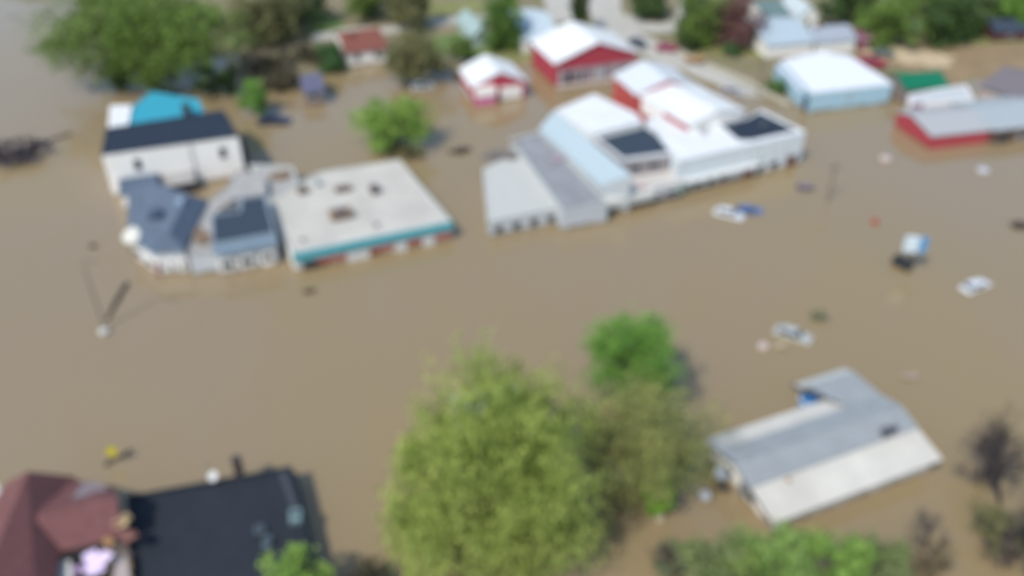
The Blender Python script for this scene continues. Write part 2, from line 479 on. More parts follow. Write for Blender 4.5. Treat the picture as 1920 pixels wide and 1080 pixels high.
MB().prism([(uw + 3.2, v3 - .7), (L - .35, v3 - .7), (L - .35, vw - .5), (uwl + 6.0, vw - .5)], -1.5, 2.3).build('wing_wall', WHITE, root)
near = MB().slab([(-.4, -.2, 2.2), (L + .3, -.2, 2.2), (L + .3, v1 + .15, zb1), (-.4, v1 + .15, zb1)], .14).build('lower_roof', PALE_METAL, root)
seams(near, rib_lines((-.3, -.2, 2.2), (L + .2, -.2, 2.2), (-.3, v1, zb1), (L + .2, v1, zb1)), PALE_METAL)
main = MB().slab([(-.6, v1, zb1 + .16), (L + .32, v1, zb1 + .16), (L + .32, vr, zr), (-.6, vr, zr)], .14) \
    .slab([(L + .32, v2, zb1 + .16), (-.6, v2, zb1 + .16), (-.6, vr, zr), (L + .32, vr, zr)], .14).build('roof', GREY_METAL, root)
seams(main, rib_lines((-.5, v1, zb1 + .16), (L + .3, v1, zb1 + .16), (-.5, vr, zr), (L + .3, vr, zr)), GREY_METAL)
MB().tube([(-.6, vr, zr + .02), (L + .32, vr, zr + .02)], [.09, .09], 6).build('ridge_cap', GREY_METAL, main)
far = MB().slab([(u2 + 1, v3, 2.5), (-.4, v3, 2.5), (-.4, v2 - .2, zb1), (u2 + 1, v2 - .2, zb1)], .14).build('lower_roof', PALE_METAL, root)
vb = vw - (vw - v2) * .22
wing = MB().slab([(uw - .6, v2 - .3, zb1 + .14), (L + .34, v2 - .3, zb1 + .14), (L + .34, vb, 3.1), (uwl + .9, vb, 3.1)], .14).build('wing_roof', GREY_METAL, root)
MB().slab([(uwl + .6, vb, 3.06), (L + .34, vb, 3.06), (L + .34, vw, 2.5), (uwl, vw, 2.5)], .12).build('lower_roof', mat('weathered_metal_roof', (206, 208, 202), rough=.6, k=.76), root)
seams(wing, rib_lines((uw, v2, zb1 + .14), (L + .3, v2, zb1 + .14), (uwl + 1, vb, 3.1), (L + .3, vb, 3.1)), GREY_METAL)
# dark edge boards of the left gable
DARK = mat('dark_trim', (62, 62, 66))
MB().add([(-.66, -.2, 2.02), (-.66, v1, zb1 - .1), (-.66, vr, zr - .12), (-.66, v2, zb1 - .1), (-.66, v2, zb1 + .14), (-.66, vr, zr - .02), (-.66, v1, zb1 + .14), (-.66, -.2, 2.2),
          (-.605, -.2, 2.02), (-.605, v1, zb1 - .1), (-.605, vr, zr - .12), (-.605, v2, zb1 - .1), (-.605, v2, zb1 + .14), (-.605, vr, zr - .02), (-.605, v1, zb1 + .14), (-.605, -.2, 2.2)],
         [(0, 1, 6, 7), (1, 2, 5, 6), (2, 3, 4, 5), (8, 15, 14, 9), (9, 14, 13, 10), (10, 13, 12, 11), (0, 8, 9, 1), (1, 9, 10, 2), (2, 10, 11, 3), (7, 6, 14, 15), (6, 5, 13, 14), (5, 4, 12, 13), (0, 7, 15, 8), (3, 11, 12, 4)]).build('barge_board', DARK, root)
MB().obox((uwl, vwl), (Vector((uw - .6, v2 - .3)) - Vector((uwl, vwl))).normalized(), (-1, 0), 0, (Vector((uw - .6, v2 - .3)) - Vector((uwl, vwl))).length, .01, .07, 2.35, 2.62).build('barge_board', DARK, root)
e = Edge((.35, v3 - .5), (.35, .5))
window(root, e, 2.2, 3.6, .5, 1.7); window(root, e, e.L - 4.2, e.L - 2.8, .5, 1.7)
door(root, e, e.L * .48, e.L * .48 + 1.0, -.4, 1.7, mat('grey_door', (130, 134, 140)))
c = f.loc(1668, 808, 3.7)
MB().box(c[0] - .9, c[0] + .1, c[1] - .3, c[1] + .3, 3.0, 4.15).box(c[0] + .35, c[0] + .85, c[1] - .2, c[1] + .2, 3.0, 4.1).build('roof_vent', mat('dark_vent', (92, 96, 102)), root)
c = f.loc(1478, 905, 2.7)
MB().lathe([(.16, -.3), (.16, .35), (.24, .36), (.24, .45)], (c[0], c[1], 2.7)).build('vent_pipe', mat('rusty_pipe', (176, 122, 92)), root)

# ------------------------------------------------------------------ buildings: bottom left
BLACK_ROOF = mat('black_roof_membrane', (42, 47, 54), rough=.8, var=.14, scale=.5, k=.85)
BLACK_PAR = mat('black_parapet', (40, 46, 54), rough=.7, k=.8)
root, f, pts, E = flat_building('black_roof_building', 'building with a wide flat black roof in the left foreground beside the maroon roof',
    [(262, 1240), (618, 1200), (546, 874), (238, 930)], 2.6, mat('dark_brick', (70, 62, 60), scale=4), BLACK_ROOF, .35, BLACK_PAR)
e = E[1]
ledge = panel(root, e, 2, e.L - .2, 1.7, 1.9, 'gutter', mat('grey_gutter', (76, 84, 92)), .07, .35)
window(root, e, e.L - 6, e.L - 4.6, .1, 1.5); window(root, e, e.L - 9.5, e.L - 8.1, .1, 1.5)
def cap_strip(px0, px1, z, name, m, w=.5, h=.12):
    a = f.loc(*px0, z); b = f.loc(*px1, z); ee = Edge(a, b)
    return MB().obox(ee.o, ee.d, ee.n, 0, ee.L, -w / 2, w / 2, z, z + h).build(name, m, root)
cap_strip((528, 884), (558, 965), 2.34, 'roof_walkway', mat('worn_walkway', (72, 78, 84)), .6, .06)

def vent_box(name, label, px, py, z, w, d, h, m, rz=0.0, group=None, cat='vent', fan=True):
    p = P(px, py, z)
    r = thing(name, label, cat, (p.x, p.y, z), rz, group)
    mb = MB().box(-w / 2, w / 2, -d / 2, d / 2, .15, h).box(-w / 2 + .1, w / 2 - .1, -d / 2 + .1, d / 2 - .1, -.02, .147)
    mb.build('casing', m, r)
    if fan:
        rad = min(w, d) * .36
        MB().lathe([(rad, h + .003), (rad, h + .12), (rad * .9, h + .12), (rad * .85, h + .02)], (0, 0, 0), 16).build('fan_ring', mat('dark_vent', (92, 96, 102)), r)
        g2 = MB()
        for k in range(3): g2.obox((0, 0), (math.cos(k * 1.05), math.sin(k * 1.05)), (-math.sin(k * 1.05), math.cos(k * 1.05)), -rad * .86, rad * .86, -.03, .03, h + .06 + k * .012, h + .07 + k * .012)
        g2.build('grille', STEEL, r)
    lv = MB()
    for k in range(4): lv.box(-w * .4, w * .4, -d / 2 - .03, -d / 2 - .003, .25 + k * (h - .4) / 4, .25 + k * (h - .4) / 4 + .05)
    lv.build('louvre', mat('dark_vent', (92, 96, 102)), r)
    return r
TEALBOX = mat('pale_teal_metal', (142, 172, 174), rough=.5)
vent_box('roof_unit', 'pale teal roof unit at the right edge of the black roof', 556, 976, 2.34, 1.0, 1.3, .8, TEALBOX, .2, cat='roof unit')
vent_box('roof_unit', 'slate grey roof unit on the black roof, the farther of two close together', 488, 997, 2.34, .9, .9, .45, mat('slate_metal', (92, 110, 120)), .4, cat='roof unit')
vent_box('roof_unit', 'slate grey roof unit on the black roof, nearer the camera of two close together', 502, 1022, 2.34, .7, 1.3, .45, mat('slate_metal', (92, 110, 120)), .1, cat='roof unit')
p = P(402, 895, 3.0)
r = thing('satellite_dish', 'white dish at the back edge of the black roof', 'dish', (p.x, p.y, 2.25))
MB().tube([(0, 0, 0), (0, 0, .9)], [.05, .05]).build('mast', STEEL, r)
d = MB().lathe([(.05, 0), (.34, .1), (.5, .26), (.48, .3), (.32, .15), (.04, .05)], (0, 0, 0), 18).build('bowl', TRIM, r)
d.location = (0, 0, .9); d.rotation_euler = (math.radians(42), 0, math.radians(-20))
p = P(447, 878, 2.6)
r = thing('chimney', 'dark chimney standing at the back edge of the black roof', 'chimney', (p.x, p.y, 1.9), .1)
MB().box(-.35, .35, -.3, .3, 0, 1.9).build('stack', mat('dark_brick', (70, 62, 60), scale=4), r)
MB().box(-.42, .42, -.37, .37, 1.903, 2.05).build('cap', DARK, r)
p = P(399, 886, 2.6)
r = thing('antenna', 'thin antenna mast behind the white dish on the black roof', 'antenna', (p.x - .3, p.y + .05, 1.9))
MB().tube([(0, 0, 0), (0, 0, 2.6)], [.035, .025]).build('mast', STEEL, r)
MB().tube([(-.5, 0, 2.4), (.5, 0, 2.4)], [.02, .02]).tube([(-.35, 0, 2.1), (.35, 0, 2.1)], [.02, .02]).build('crossbar', STEEL, r)

# maroon roofed house
MAROON = mat('maroon_shingle', (122, 82, 80), rough=.9, var=.2, scale=1.4, k=.8)
def world_root(name, label, cat, px, py):
    p = P(px, py, 0); return thing(name, label, cat, (p.x, p.y, 0)), p
root, c0 = world_root('maroon_house', 'house with steep maroon shingle roofs and torn right end at the left edge', 'house', 90, 1010)
def Q(px, py, z):
    q = P(px, py, z) - c0; return (q.x, q.y, z)
R1, R2 = Q(52, 884, 7.2), Q(-70, 1180, 7.2)
LE1, LE2 = Q(12, 905, 4.2), Q(-190, 1200, 4.2)
RE1, RE2 = Q(140, 893, 4.2), Q(75, 1240, 4.2)
main = MB().slab([LE2, LE1, R1, R2][::-1], .15).slab([RE1, RE2, R2, R1][::-1], .15).build('roof', MAROON, root)
C1, C2 = Q(70, 965, 6.3), Q(218, 930, 6.3)
N1, N2 = Q(50, 1050, 4.1), Q(230, 1006, 4.1)
F1, F2 = Q(110, 893, 4.1), Q(214, 912, 4.1)
cross = MB().slab([N1, N2, C2, C1], .15).slab([F2, F1, C1, C2], .15).build('cross_roof', MAROON, root)
def hull_walls(pts, z1, m, zb=-1.5): return MB().prism([(p_[0], p_[1]) for p_ in pts], zb, z1).build('wall', m, root)
SIDING = mat('grey_siding', (150, 138, 132), scale=3)
i0 = lambda a, b, t: tuple(Vector(a).lerp(Vector(b), t))
hull_walls([i0(LE1, RE1, .1), i0(LE2, RE2, .1), i0(LE2, RE2, .9), i0(LE1, RE1, .9)], 4.0, SIDING)
hull_walls([i0(N1, F1, .12), i0(N2, F2, .12), i0(N2, F2, .9), i0(N1, F1, .9)], 3.9, SIDING)
g1 = i0(N2, F2, .1); g2 = i0(N2, F2, .92); ap = Vector(C2) - Vector((.1, .05, .2))
gd = (Vector(C2) - Vector(C1)).normalized() * .3
MB().add([Vector(g1) - gd, Vector(g2) - gd, ap - gd, Vector(g1) - gd * 2, Vector(g2) - gd * 2, ap - gd * 2], [(0, 1, 2), (5, 4, 3), (0, 3, 4, 1), (1, 4, 5, 2), (2, 5, 3, 0)]).build('gable', mat('tan_board', (214, 184, 138)), root)
dm = MB().slab([Q(134, 936, 5.9), Q(204, 917, 5.2), Q(190, 906, 5.2), Q(156, 904, 5.5)], .25).build('dormer_roof', mat('grey_roll_roof', (146, 134, 136)), root)
for (x, y, mm) in ((137, 972, DARK), (160, 973, mat('skylight_glass', (152, 158, 164), rough=.2)), (184, 972, mat('skylight_tan', (150, 136, 128)))):
    a = Vector(Q(x, y, 5.15)); b_ = MB().box(-.42, .42, -.4, .4, -.3, .22).build('skylight', mm, root); b_.location = a; b_.rotation_euler = (.55, 0, .25)
MB().slab([Q(50, 1125, 3.2), Q(140, 1120, 3.2), Q(132, 1050, 3.6), Q(62, 1056, 3.6)], .15).build('porch_roof', mat('pale_porch_roof', (206, 204, 196)), root)
MB().slab([Q(212, 1090, 3.4), Q(244, 1085, 3.4), Q(236, 1040, 3.6), Q(212, 1042, 3.6)], .2).build('porch_roof', mat('worn_grey_roof', (182, 170, 164)), root)
MB().slab([Q(-30, 990, 3.3), Q(4, 925, 3.4), Q(-6, 905, 3.4), Q(-60, 950, 3.4)], .15).build('porch_roof', mat('pale_porch_roof', (206, 204, 196)), root)

def scrap(name, label, px, py, z, w, d, m, rz=0, tilt=.2, cat='debris', n=3, t=.08, group=None):
    p = P(px, py, z)
    r = thing(name, label, cat, (p.x, p.y, z), rz, group)
    rnd = random.Random(int(px * 7 + py))
    for k in range(n):
        o = MB().box(-w / 2 * rnd.uniform(.6, 1), w / 2 * rnd.uniform(.6, 1), -d / 2 * rnd.uniform(.5, 1), d / 2 * rnd.uniform(.6, 1), 0, t).build('board', m, r)
        o.location = (rnd.uniform(-.2, .2) * w, rnd.uniform(-.2, .2) * d, k * t * 1.6 + .02)
        o.rotation_euler = (rnd.uniform(-tilt, tilt), rnd.uniform(-tilt, tilt), rnd.uniform(-.6, .6))
    return r
TAN = mat('tan_board', (214, 184, 138))
scrap('torn_boards', 'bright tan boards torn loose between the maroon and black roofs', 222, 976, 4.6, 1.4, 1.5, TAN, .3, .3)
scrap('torn_boards', 'small ochre board pile lying on the maroon roof above the pale pink sheet', 206, 1018, 4.4, 1.3, .8, mat('ochre_board', (184, 142, 98)), -.2, .3)
scrap('torn_boards', 'reddish brown boards hanging off the torn right end of the maroon roof', 244, 1008, 4.1, 1.0, 1.6, mat('red_brown_board', (142, 100, 90)), .5, .3)
scrap('plastic_sheet', 'pale pink sheet lying on the near slope of the maroon roof', 181, 1050, 4.3, 1.6, 2.8, mat('pale_pink_sheet', (240, 218, 246), k=.85, var=.04), .15, .06, 'sheet', 2, .05)
scrap('plastic_sheet', 'small lilac sheet at the bottom edge, left of the larger pale pink one', 150, 1068, 4.1, 1.0, .8, mat('lilac_sheet', (168, 142, 176)), .3, .1, 'sheet', 2, .05)

# ------------------------------------------------------------------ buildings: left, middle
NAVY = mat('navy_roof_membrane', (46, 58, 74), rough=.8, var=.12, scale=.4, k=.68)
root, f, pts, E = flat_building('white_warehouse', 'tall white two-storey building with a dark navy flat roof, left side',
    [(190, 289), (446, 254), (418, 206), (200, 240)], 7.0, WHITE, NAVY, .15, NAVY, pt=.4)
e = E[0]
for px, py in ((249, 306), (411, 283)):
    q = Vector(f.loc(px, py, 4.4)); s = f.loc(px, py - 0, 4.4)[0]
    s = (px - 190) / (446 - 190) * e.L
    window(root, e, s - .55, s + .55, 3.6, 5.6)
panel(root, e, e.L * .63, e.L * .63 + .14, -1, 6.7, 'downpipe', mat('grey_pipe', (176, 178, 180)), .01, .14)
panel(root, E[1], .2, E[1].L - .2, -1.4, 6.6, 'side_shade_panel', mat('black_side_shade', (40, 42, 50)), .004, .05)  # black panel that paints the shade onto the right wall
b_ = panel(root, E[1], .3, 2.2, 1.5, 5.6, 'side_shade_box', mat('black_side_shade', (40, 42, 50)), .06, .9)  # solid dark box added for the same shaded side
panel(root, e, e.L * .25, e.L * .42, -1, 2.2, 'door', mat('grey_door', (130, 134, 140)), .004, .06)

TEAL = mat('teal_metal_roof', (62, 166, 186), rough=.55, var=.08, scale=.4, k=.8)
root, f, pts, E = flat_building('teal_roof_building', 'building with a bright teal roof and white left end behind the navy roof',
    [(240, 243), (388, 224), (372, 186), (284, 172), (246, 202)], 6.4, mat('dark_blue_wall', (60, 70, 88)), TEAL, .12, TEAL)
root2, f2, pts2, E2 = flat_building('white_roof_annex', 'small block with a bright white roof left of the teal roof',
    [(203, 245), (238, 240), (246, 197), (207, 198)], 6.6, WHITE, WHITE_ROOF, .12, WHITE)
p = P(352, 215, 6.4)  # stack added in place of the dark branch shadows across the teal
r = thing('chimney', 'dark square stack added in place of branch shadows on the teal roof', 'chimney', (p.x, p.y, 6.2), .1)
MB().box(-.5, .5, -.5, .5, 0, 1.7).build('stack', mat('dark_brick', (70, 62, 60), scale=4), r)
MB().box(-.6, .6, -.6, .6, 1.703, 1.9).build('cap', DARK, r)
root, f, pts, E = flat_building('dark_annex', 'low dark-roofed annex at the right end of the navy roof',
    [(392, 232), (432, 227), (418, 208), (384, 212)], 5.4, mat('dark_blue_wall', (60, 70, 88)), mat('charcoal_roof', (52, 56, 58)), .15, DARK)

SLATE = mat('slate_blue_shingle', (104, 120, 138), rough=.85, var=.18, scale=.9, k=.62)
SLATE2 = mat('slate_blue_shingle_top', (120, 134, 150), rough=.85, var=.16, scale=.9, k=.64)
eave = [(238, 442), (282, 474), (346, 470), (390, 376), (310, 350), (240, 358)]
f = Frame(eave[1], eave[2], 3.6)
root = thing('slate_mansard_house', 'corner building with a slate blue mansard roof and white shop front, left side', 'building', f.o, f.rz)
pts = [f.loc(x, y, 3.6) for x, y in eave]
pts = pts[1:] + pts[:1]
MB().prism(inset(pts, .35), -1.5, 3.5).build('wall', mat('pale_wall', (206, 210, 212)), root)
top = inset(pts, 2.0); n = len(pts)
mb = MB(); mb.add([(p_[0], p_[1], 3.6) for p_ in pts] + [(p_[0], p_[1], 5.2) for p_ in top], [(i, (i + 1) % n, n + (i + 1) % n, n + i) for i in range(n)] + [tuple(reversed(range(n)))])
mb.build('mansard_roof', SLATE, root)
MB().prism(inset(pts, 2.05), 5.1, 5.3).build('roof', SLATE2, root)
E = [Edge(pts[i], pts[(i + 1) % n]) for i in range(n)]
for i, segs in ((0, 3), (n - 1, 2)):
    e = E[i]; e.o = e.o - e.n * .35
    for k in range(segs):
        w0 = e.L * (k + .12) / segs; w1 = e.L * (k + .88) / segs
        panel(root, e, w0, w1, .0, 2.3, 'shop_panel', WHITE, .004, .1)
        window(root, e, w0 + .25, w1 - .25, .5, 2.0)if False else None
        window(root, Edge(e.o + e.n * .1, e.o + e.n * .1 + e.d), w0 + .3, w1 - .3, .6, 1.9)
panel(root, E[0], .1, E[0].L * .1, -.5, 1.8, 'red_sign_board', mat('faded_red', (170, 84, 92)), .11, .3)
c = f.loc(292, 405, 5.4); MB().box(c[0] - .7, c[0] + .7, c[1] - 1.1, c[1] + 1.1, 5.25, 6.0).build('roof_hatch', mat('dark_slate', (78, 88, 108)), root)
c = f.loc(338, 384, 5.0); MB().box(c[0] - .45, c[0] + .45, c[1] - .6, c[1] + .6, 4.6, 5.7).build('dormer', mat('pale_blue_board', (158, 178, 196)), root)
p = P(258, 436, 3.9)
r = thing('round_awning', 'white domed awning on the left corner of the slate blue roof', 'awning', (p.x, p.y, 3.3))
MB().lathe([(2.1, 0), (2.0, .35), (1.65, .8), (1.0, 1.2), (.1, 1.35)], (0, 0, 0), 20).build('canopy', mat('cream_canvas', (226, 224, 212), var=.06), r, smooth=True)
rib = MB()
for k in range(8):
    t = k * math.pi / 4; rib.tube([(2.13 * math.cos(t), 2.13 * math.sin(t), 0), (1.69 * math.cos(t), 1.69 * math.sin(t), .83), (.1, 0, 1.38)], [.03, .03, .03], 4)
rib.build('rib', STEEL, r)
for k in range(4): t = k * math.pi / 2 + .4; MB().tube([(1.5 * math.cos(t), 1.5 * math.sin(t), -4.6), (1.5 * math.cos(t), 1.5 * math.sin(t), .05)], [.05, .05]).build('post', STEEL, r)

gable_house('slate_shed', 'low slate blue shed between the white warehouse and the mansard roof', (226, 364), (296, 354), 2.6, 3.6, (216, 336), WHITE, SLATE, over=.2, cat='shed')
gable_house('grey_shed', 'small pale grey shed against the front of the white warehouse', (306, 348), (364, 338), 2.0, 2.8, (352, 318), DARK, mat('pale_grey_roof', (176, 172, 166)), over=.2, cat='shed')

ANNEX = mat('grey_roof_felt', (178, 176, 170), rough=.9, var=.12, scale=.5)
root, f, pts, E = flat_building('grey_passage_building', 'narrow pale grey roof running diagonally between slate and black roofs',
    [(352, 476), (400, 470), (402, 402), (436, 372), (500, 362), (496, 332), (445, 318), (425, 352), (388, 378)], 3.4, mat('pale_wall', (206, 210, 212)), ANNEX, .2, mat('grey_coping', (172, 168, 164)))
scrap('rubble_patch', 'brown rubble on the diagonal grey roof beside the dark roof', 378, 442, 3.25, 1.7, 4.6, mat('brown_rubble', (140, 118, 96)), .3, .08)
scrap('rubble_patch', 'grey brown boards on the bend of the diagonal grey roof', 424, 386, 3.25, 1.5, 1.2, mat('grey_brown_board', (168, 158, 146)), .1, .06)

BLUEGREY = mat('blue_grey_band', (148, 162, 172), rough=.6, k=.74)
root, f, pts, E = flat_building('dark_roof_shop', 'shop with a dark slate flat roof and white shop front beside the beige roof',
    [(398, 458), (516, 436), (497, 366), (452, 372), (449, 396), (396, 404)], 4.6, mat('pale_wall', (206, 210, 212)), mat('dark_slate_deck', (64, 78, 92), rough=.8, k=.66), .12, BLUEGREY)
e = E[0]
MB().add([tuple(e.o + e.d * s + e.n * t) + (z,) for s in (-.1, e.L + .1) for t, z in ((.07, 4.5), (.07, 3.3), (1.0, 3.3))], [(0, 2, 1), (3, 4, 5), (0, 1, 4, 3), (1, 2, 5, 4), (2, 0, 3, 5)]).build('canopy', mat('slate_band', (124, 142, 156)), root)
for s0, s1 in ((.02, .3), (.33, .62), (.68, .92)):
    panel(root, e, e.L * s0, e.L * s1, -.6, 2.6, 'shop_panel', WHITE, .004, .5)
    window(root, Edge(e.o + e.n * .5, e.o + e.n * .5 + e.d), e.L * (s0 + .04), e.L * (s1 - .04), .9, 2.0)
MB().obox(e.o, e.d, e.n, e.L * .30, e.L * .33, .004, .3, -.5, 2.2).build('door', DARK, root)
def floating_car(name, label, px, py, rz, paint, sink=.55, group=None, z=None, glass=None, scale=1.0, cat='car', wheels=False):
    p = P(px, py, .6)
    z0 = (-sink if z is None else z)
    r = thing(name, label, cat, (p.x, p.y, z0), rz, group)
    r.scale = (scale,) * 3
    body = MB()
    prof = [(-2.2, .35), (2.15, .35), (2.2, .62), (2.1, .84), (1.0, .95), (-1.55, .98), (-2.15, .9), (-2.25, .6)]
    n = len(prof)
    rows = [(-.86, .96), (-.8, 1.0), (.8, 1.0), (.86, .96)]
    vs = [(x * sc, y, z_ if 0 < i_ < 3 or True else z_) for i_, (y, sc) in enumerate(rows) for x, z_ in prof]
    fs = [tuple(range(n)), tuple(reversed(range(3 * n, 4 * n)))]
    for k in range(3):
        for i in range(n): fs.append((k * n + i, k * n + (i + 1) % n, (k + 1) * n + (i + 1) % n, (k + 1) * n + i))
    body.add(vs, fs).build('body', paint, r, smooth=False)
    lo = [(-1.65, -.76), (1.0, -.76), (1.0, .76), (-1.65, .76)]; hi = [(-1.25, -.6), (.35, -.6), (.35, .6), (-1.25, .6)]
    MB().add([(x, y, .95) for x, y in lo] + [(x, y, 1.42) for x, y in hi], [(0, 1, 5, 4), (1, 2, 6, 5), (2, 3, 7, 6), (3, 0, 4, 7), (3, 2, 1, 0), (4, 5, 6, 7)]).build('cabin_glass', glass or GLASS, r)
    MB().slab([(-1.3, -.63, 1.47), (.4, -.63, 1.47), (.4, .63, 1.47), (-1.3, .63, 1.47)], .05).build('car_roof', paint, r)
    pil = MB()
    for (a, b_) in zip(lo, hi): pil.tube([(a[0] * 1.01, a[1] * 1.01, .94), (b_[0] * 1.02, b_[1] * 1.03, 1.44)], [.045, .045], 5)
    pil.build('pillar', paint, r)
    for sx in (-1.4, 1.35):
        for sy in (-.82, .82):
            wv = MB()
            wv.tube([(sx, sy - .11, .32), (sx, sy + .11, .32)], [.32, .32], 14)
            wv.build('wheel', mat('tyre_rubber', (32, 32, 33), rough=.9), r)
    for sy in (-.6, .6): MB().box(2.1, 2.2, sy - .18, sy + .18, .62, .76).build('headlight', TRIM, r)
    return r

# big beige flat roof with teal fascia
BEIGE = mat('beige_gravel_roof', (212, 207, 195), rough=.92, var=.12, scale=.25, k=.72)
TEALF = mat('teal_fascia', (92, 168, 176), rough=.6, var=.08, k=.85)
poly = [(548, 474), (846, 414), (748, 299), (600, 322), (500, 374)]
root, f, pts, E = flat_building('beige_roof_store', 'wide store with a beige flat roof and teal front parapet, left of centre',
    poly, 2.9, WHITE, BEIGE, .3, mat('pale_coping', (204, 206, 198), k=.76))
e = E[0]
panel(root, e, -.06, e.L + .06, 1.5, 2.86, 'fascia', TEALF, .064, .4)
panel(root, e, e.L * .1, e.L, .62, 1.45, 'red_band', mat('brick_red_band', (196, 100, 82)), .004, .3)
for k, (s0, s1, mm) in enumerate(((.32, .46, TRIM), (.05, .14, DARK), (.62, .70, TRIM), (.8, .88, TRIM))):
    panel(root, e, e.L * s0, e.L * s1, -.3, 1.2, 'shop_panel', mm, .004, .36)
for k in range(5): window(root, e, e.L * (.16 + k * .16) - .9 + .3, e.L * (.16 + k * .16) + .9 + .3, -.4, .7) if k not in (1,) else None
panel(root, E[4], .3, E[4].L - .3, -.2, 2.3, 'white_cladding', WHITE, .004, .08)
RUST = mat('rusty_unit', (146, 124, 104), rough=.8, var=.2)
GREYU = mat('grey_unit', (150, 150, 146), rough=.6)
rz = f.rz
for nm, lb, x, y, w_, d_, h_, mm in (
        ('largest brown rooftop unit in the middle of the beige roof', 0, 640, 407, 3.0, 2.0, 1.0, RUST),
        ('grey brown rooftop unit at the left end of the row on the beige roof', 0, 568, 361, 1.4, 1.2, .8, RUST),
        ('low wide brown rooftop unit behind the largest one on the beige roof', 0, 644, 358, 2.4, 1.0, .7, RUST),
        ('dark brown rooftop unit at the right end of the row on the beige roof', 0, 703, 361, 1.2, 1.5, 1.0, mat('dark_rusty_unit', (110, 98, 90)))):
    vent_box('rooftop_unit', nm, x, y, 2.66, w_, d_, h_, mm, rz, 'units on the beige roof', 'rooftop unit')
vent_box('roof_vent_box', 'small pale blue roof vent between two brown units on the beige roof', 598, 347, 2.66, .7, .7, .7, mat('pale_teal_metal', (142, 172, 174)), rz, None, 'vent', False)
vent_box('roof_vent_box', 'small grey roof vent near the teal front parapet', 706, 424, 2.66, .6, .6, .5, GREYU, rz, None, 'vent', False)
vent_box('roof_vent_box', 'small pale vent at the front left of the beige roof', 568, 452, 2.66, .6, .6, .4, GREYU, rz, None, 'vent', False)
root, f, pts, E = flat_building('pale_back_annex', 'low pale annex with a ruined brown roof patch behind the beige roof',
    [(504, 372), (560, 345), (548, 312), (468, 308)], 2.4, mat('pale_wall', (206, 210, 212)), ANNEX, .15, mat('pale_coping', (204, 206, 198)))
scrap('rubble_patch', 'brown rubble lying on the small annex behind the beige roof', 522, 332, 2.3, 4.0, 2.4, mat('brown_rubble', (140, 118, 96)), .3, .05)

# pale roofs between the beige store and the white complex
root, f, pts, E = flat_building('pale_concrete_building', 'low building with a pale concrete roof left of the grey slope',
    [(915, 415), (1052, 388), (985, 278), (906, 316)], 2.6, mat('pale_wall', (206, 210, 212)), mat('pale_concrete_deck', (206, 206, 198), rough=.9, var=.08, k=.74), .2, mat('pale_coping', (204, 206, 198)))
for k in range(4):
    window(root, E[0], E[0].L * (.08 + .24 * k), E[0].L * (.2 + .24 * k), .3, 1.8)
scrap('rubble_patch', 'large grey brown debris pile on the pale concrete roof', 938, 294, 2.5, 5.0, 2.6, mat('grey_rubble', (126, 118, 110)), .1, .05)
root, f, pts, E = flat_building('grey_roof_building', 'building with a mottled grey roof along the left of the blue-grey metal slope',
    [(1054, 396), (1140, 380), (1014, 246), (956, 260)], 3.2, mat('pale_wall', (206, 210, 212)), mat('mottled_grey_deck', (156, 158, 160), rough=.9, var=.22, scale=.4, k=.74), .2, mat('pale_coping', (204, 206, 198)))
scrap('roof_sheet', 'pinkish sheet lying on the mottled grey roof', 1046, 300, 3.1, 2.2, 1.6, mat('pinkish_sheet', (172, 154, 162)), .6, .05, 'sheet')
scrap('roof_sheet', 'white sheet at the back corner of the mottled grey roof', 964, 268, 3.1, 1.8, 1.0, WHITE, -.5, .05, 'sheet')

# ------------------------------------------------------------------ white complex, centre right
PALEBLUE = mat('pale_blue_metal', (190, 207, 213), rough=.5, var=.05, k=.72)
f = Frame((1127, 352), (1186, 334), 4.6)
root = thing('sloped_roof_hall', 'long hall with a pale blue-grey metal slope beside the white rooftops', 'building', f.o, f.rz)
def L3(px, py, z): u, v = f.loc(px, py, z); return Vector((u, v, z))
a, b_, c, d = L3(1127, 347, 4.2), L3(1184, 328, 6.2), L3(1040, 207, 6.2), L3(1011, 240, 4.2)
rf = MB().slab([a, b_, c, d], .15).build('roof', PALEBLUE, root)
seams(rf, rib_lines(d, a, c, b_, .8), PALEBLUE)
MB().add([(a.x, a.y, -1.5), (b_.x, b_.y, -1.5), (c.x, c.y, -1.5), (d.x, d.y, -1.5), a - Vector((0, 0, .2)), b_ - Vector((0, 0, .2)), c - Vector((0, 0, .2)), d - Vector((0, 0, .2))],
         [(0, 1, 5, 4), (1, 2, 6, 5), (2, 3, 7, 6), (3, 0, 4, 7), (4, 5, 6, 7), (3, 2, 1, 0)]).build('wall', mat('pale_grey_wall', (190, 196, 198)), root)
root, f, pts, E = flat_building('white_roof_block', 'block with a bright white flat roof at the back of the pale slope',
    [(1108, 252), (1204, 228), (1190, 212), (1114, 176), (1042, 206)], 6.3, WHITE, WHITE_ROOF, .15, WHITE_ROOF)
root, f, pts, E = flat_building('dark_deck_block', 'block with a sunken dark flat roof between two white roofs',
    [(1168, 298), (1284, 282), (1205, 229), (1106, 250)], 5.6, mat('mauve_shaded_front', (160, 148, 150), scale=4, k=.7), mat('dark_slate_deck', (64, 78, 92), rough=.8, k=.66), .5, WHITE_ROOF)  # mauve wall colour has the shade of the front put into it
for k in range(3): window(root, E[0], E[0].L * (.12 + .3 * k), E[0].L * (.3 + .3 * k), 3.2, 4.6)
root, f, pts, E = flat_building('pale_front_block', 'low pale shop with a white canopy front left of the tall white facade',
    [(1130, 372), (1282, 340), (1276, 300), (1170, 318)], 2.6, mat('pale_wall', (206, 210, 212)), mat('pale_canopy_roof', (216, 210, 202), k=.74), .12, mat('cream_fascia', (222, 222, 214)))
e = E[0]
panel(root, e, .0, e.L * .6, 1.3, 2.5, 'canopy', mat('cream_fascia', (222, 222, 214)), .064, 1.0)
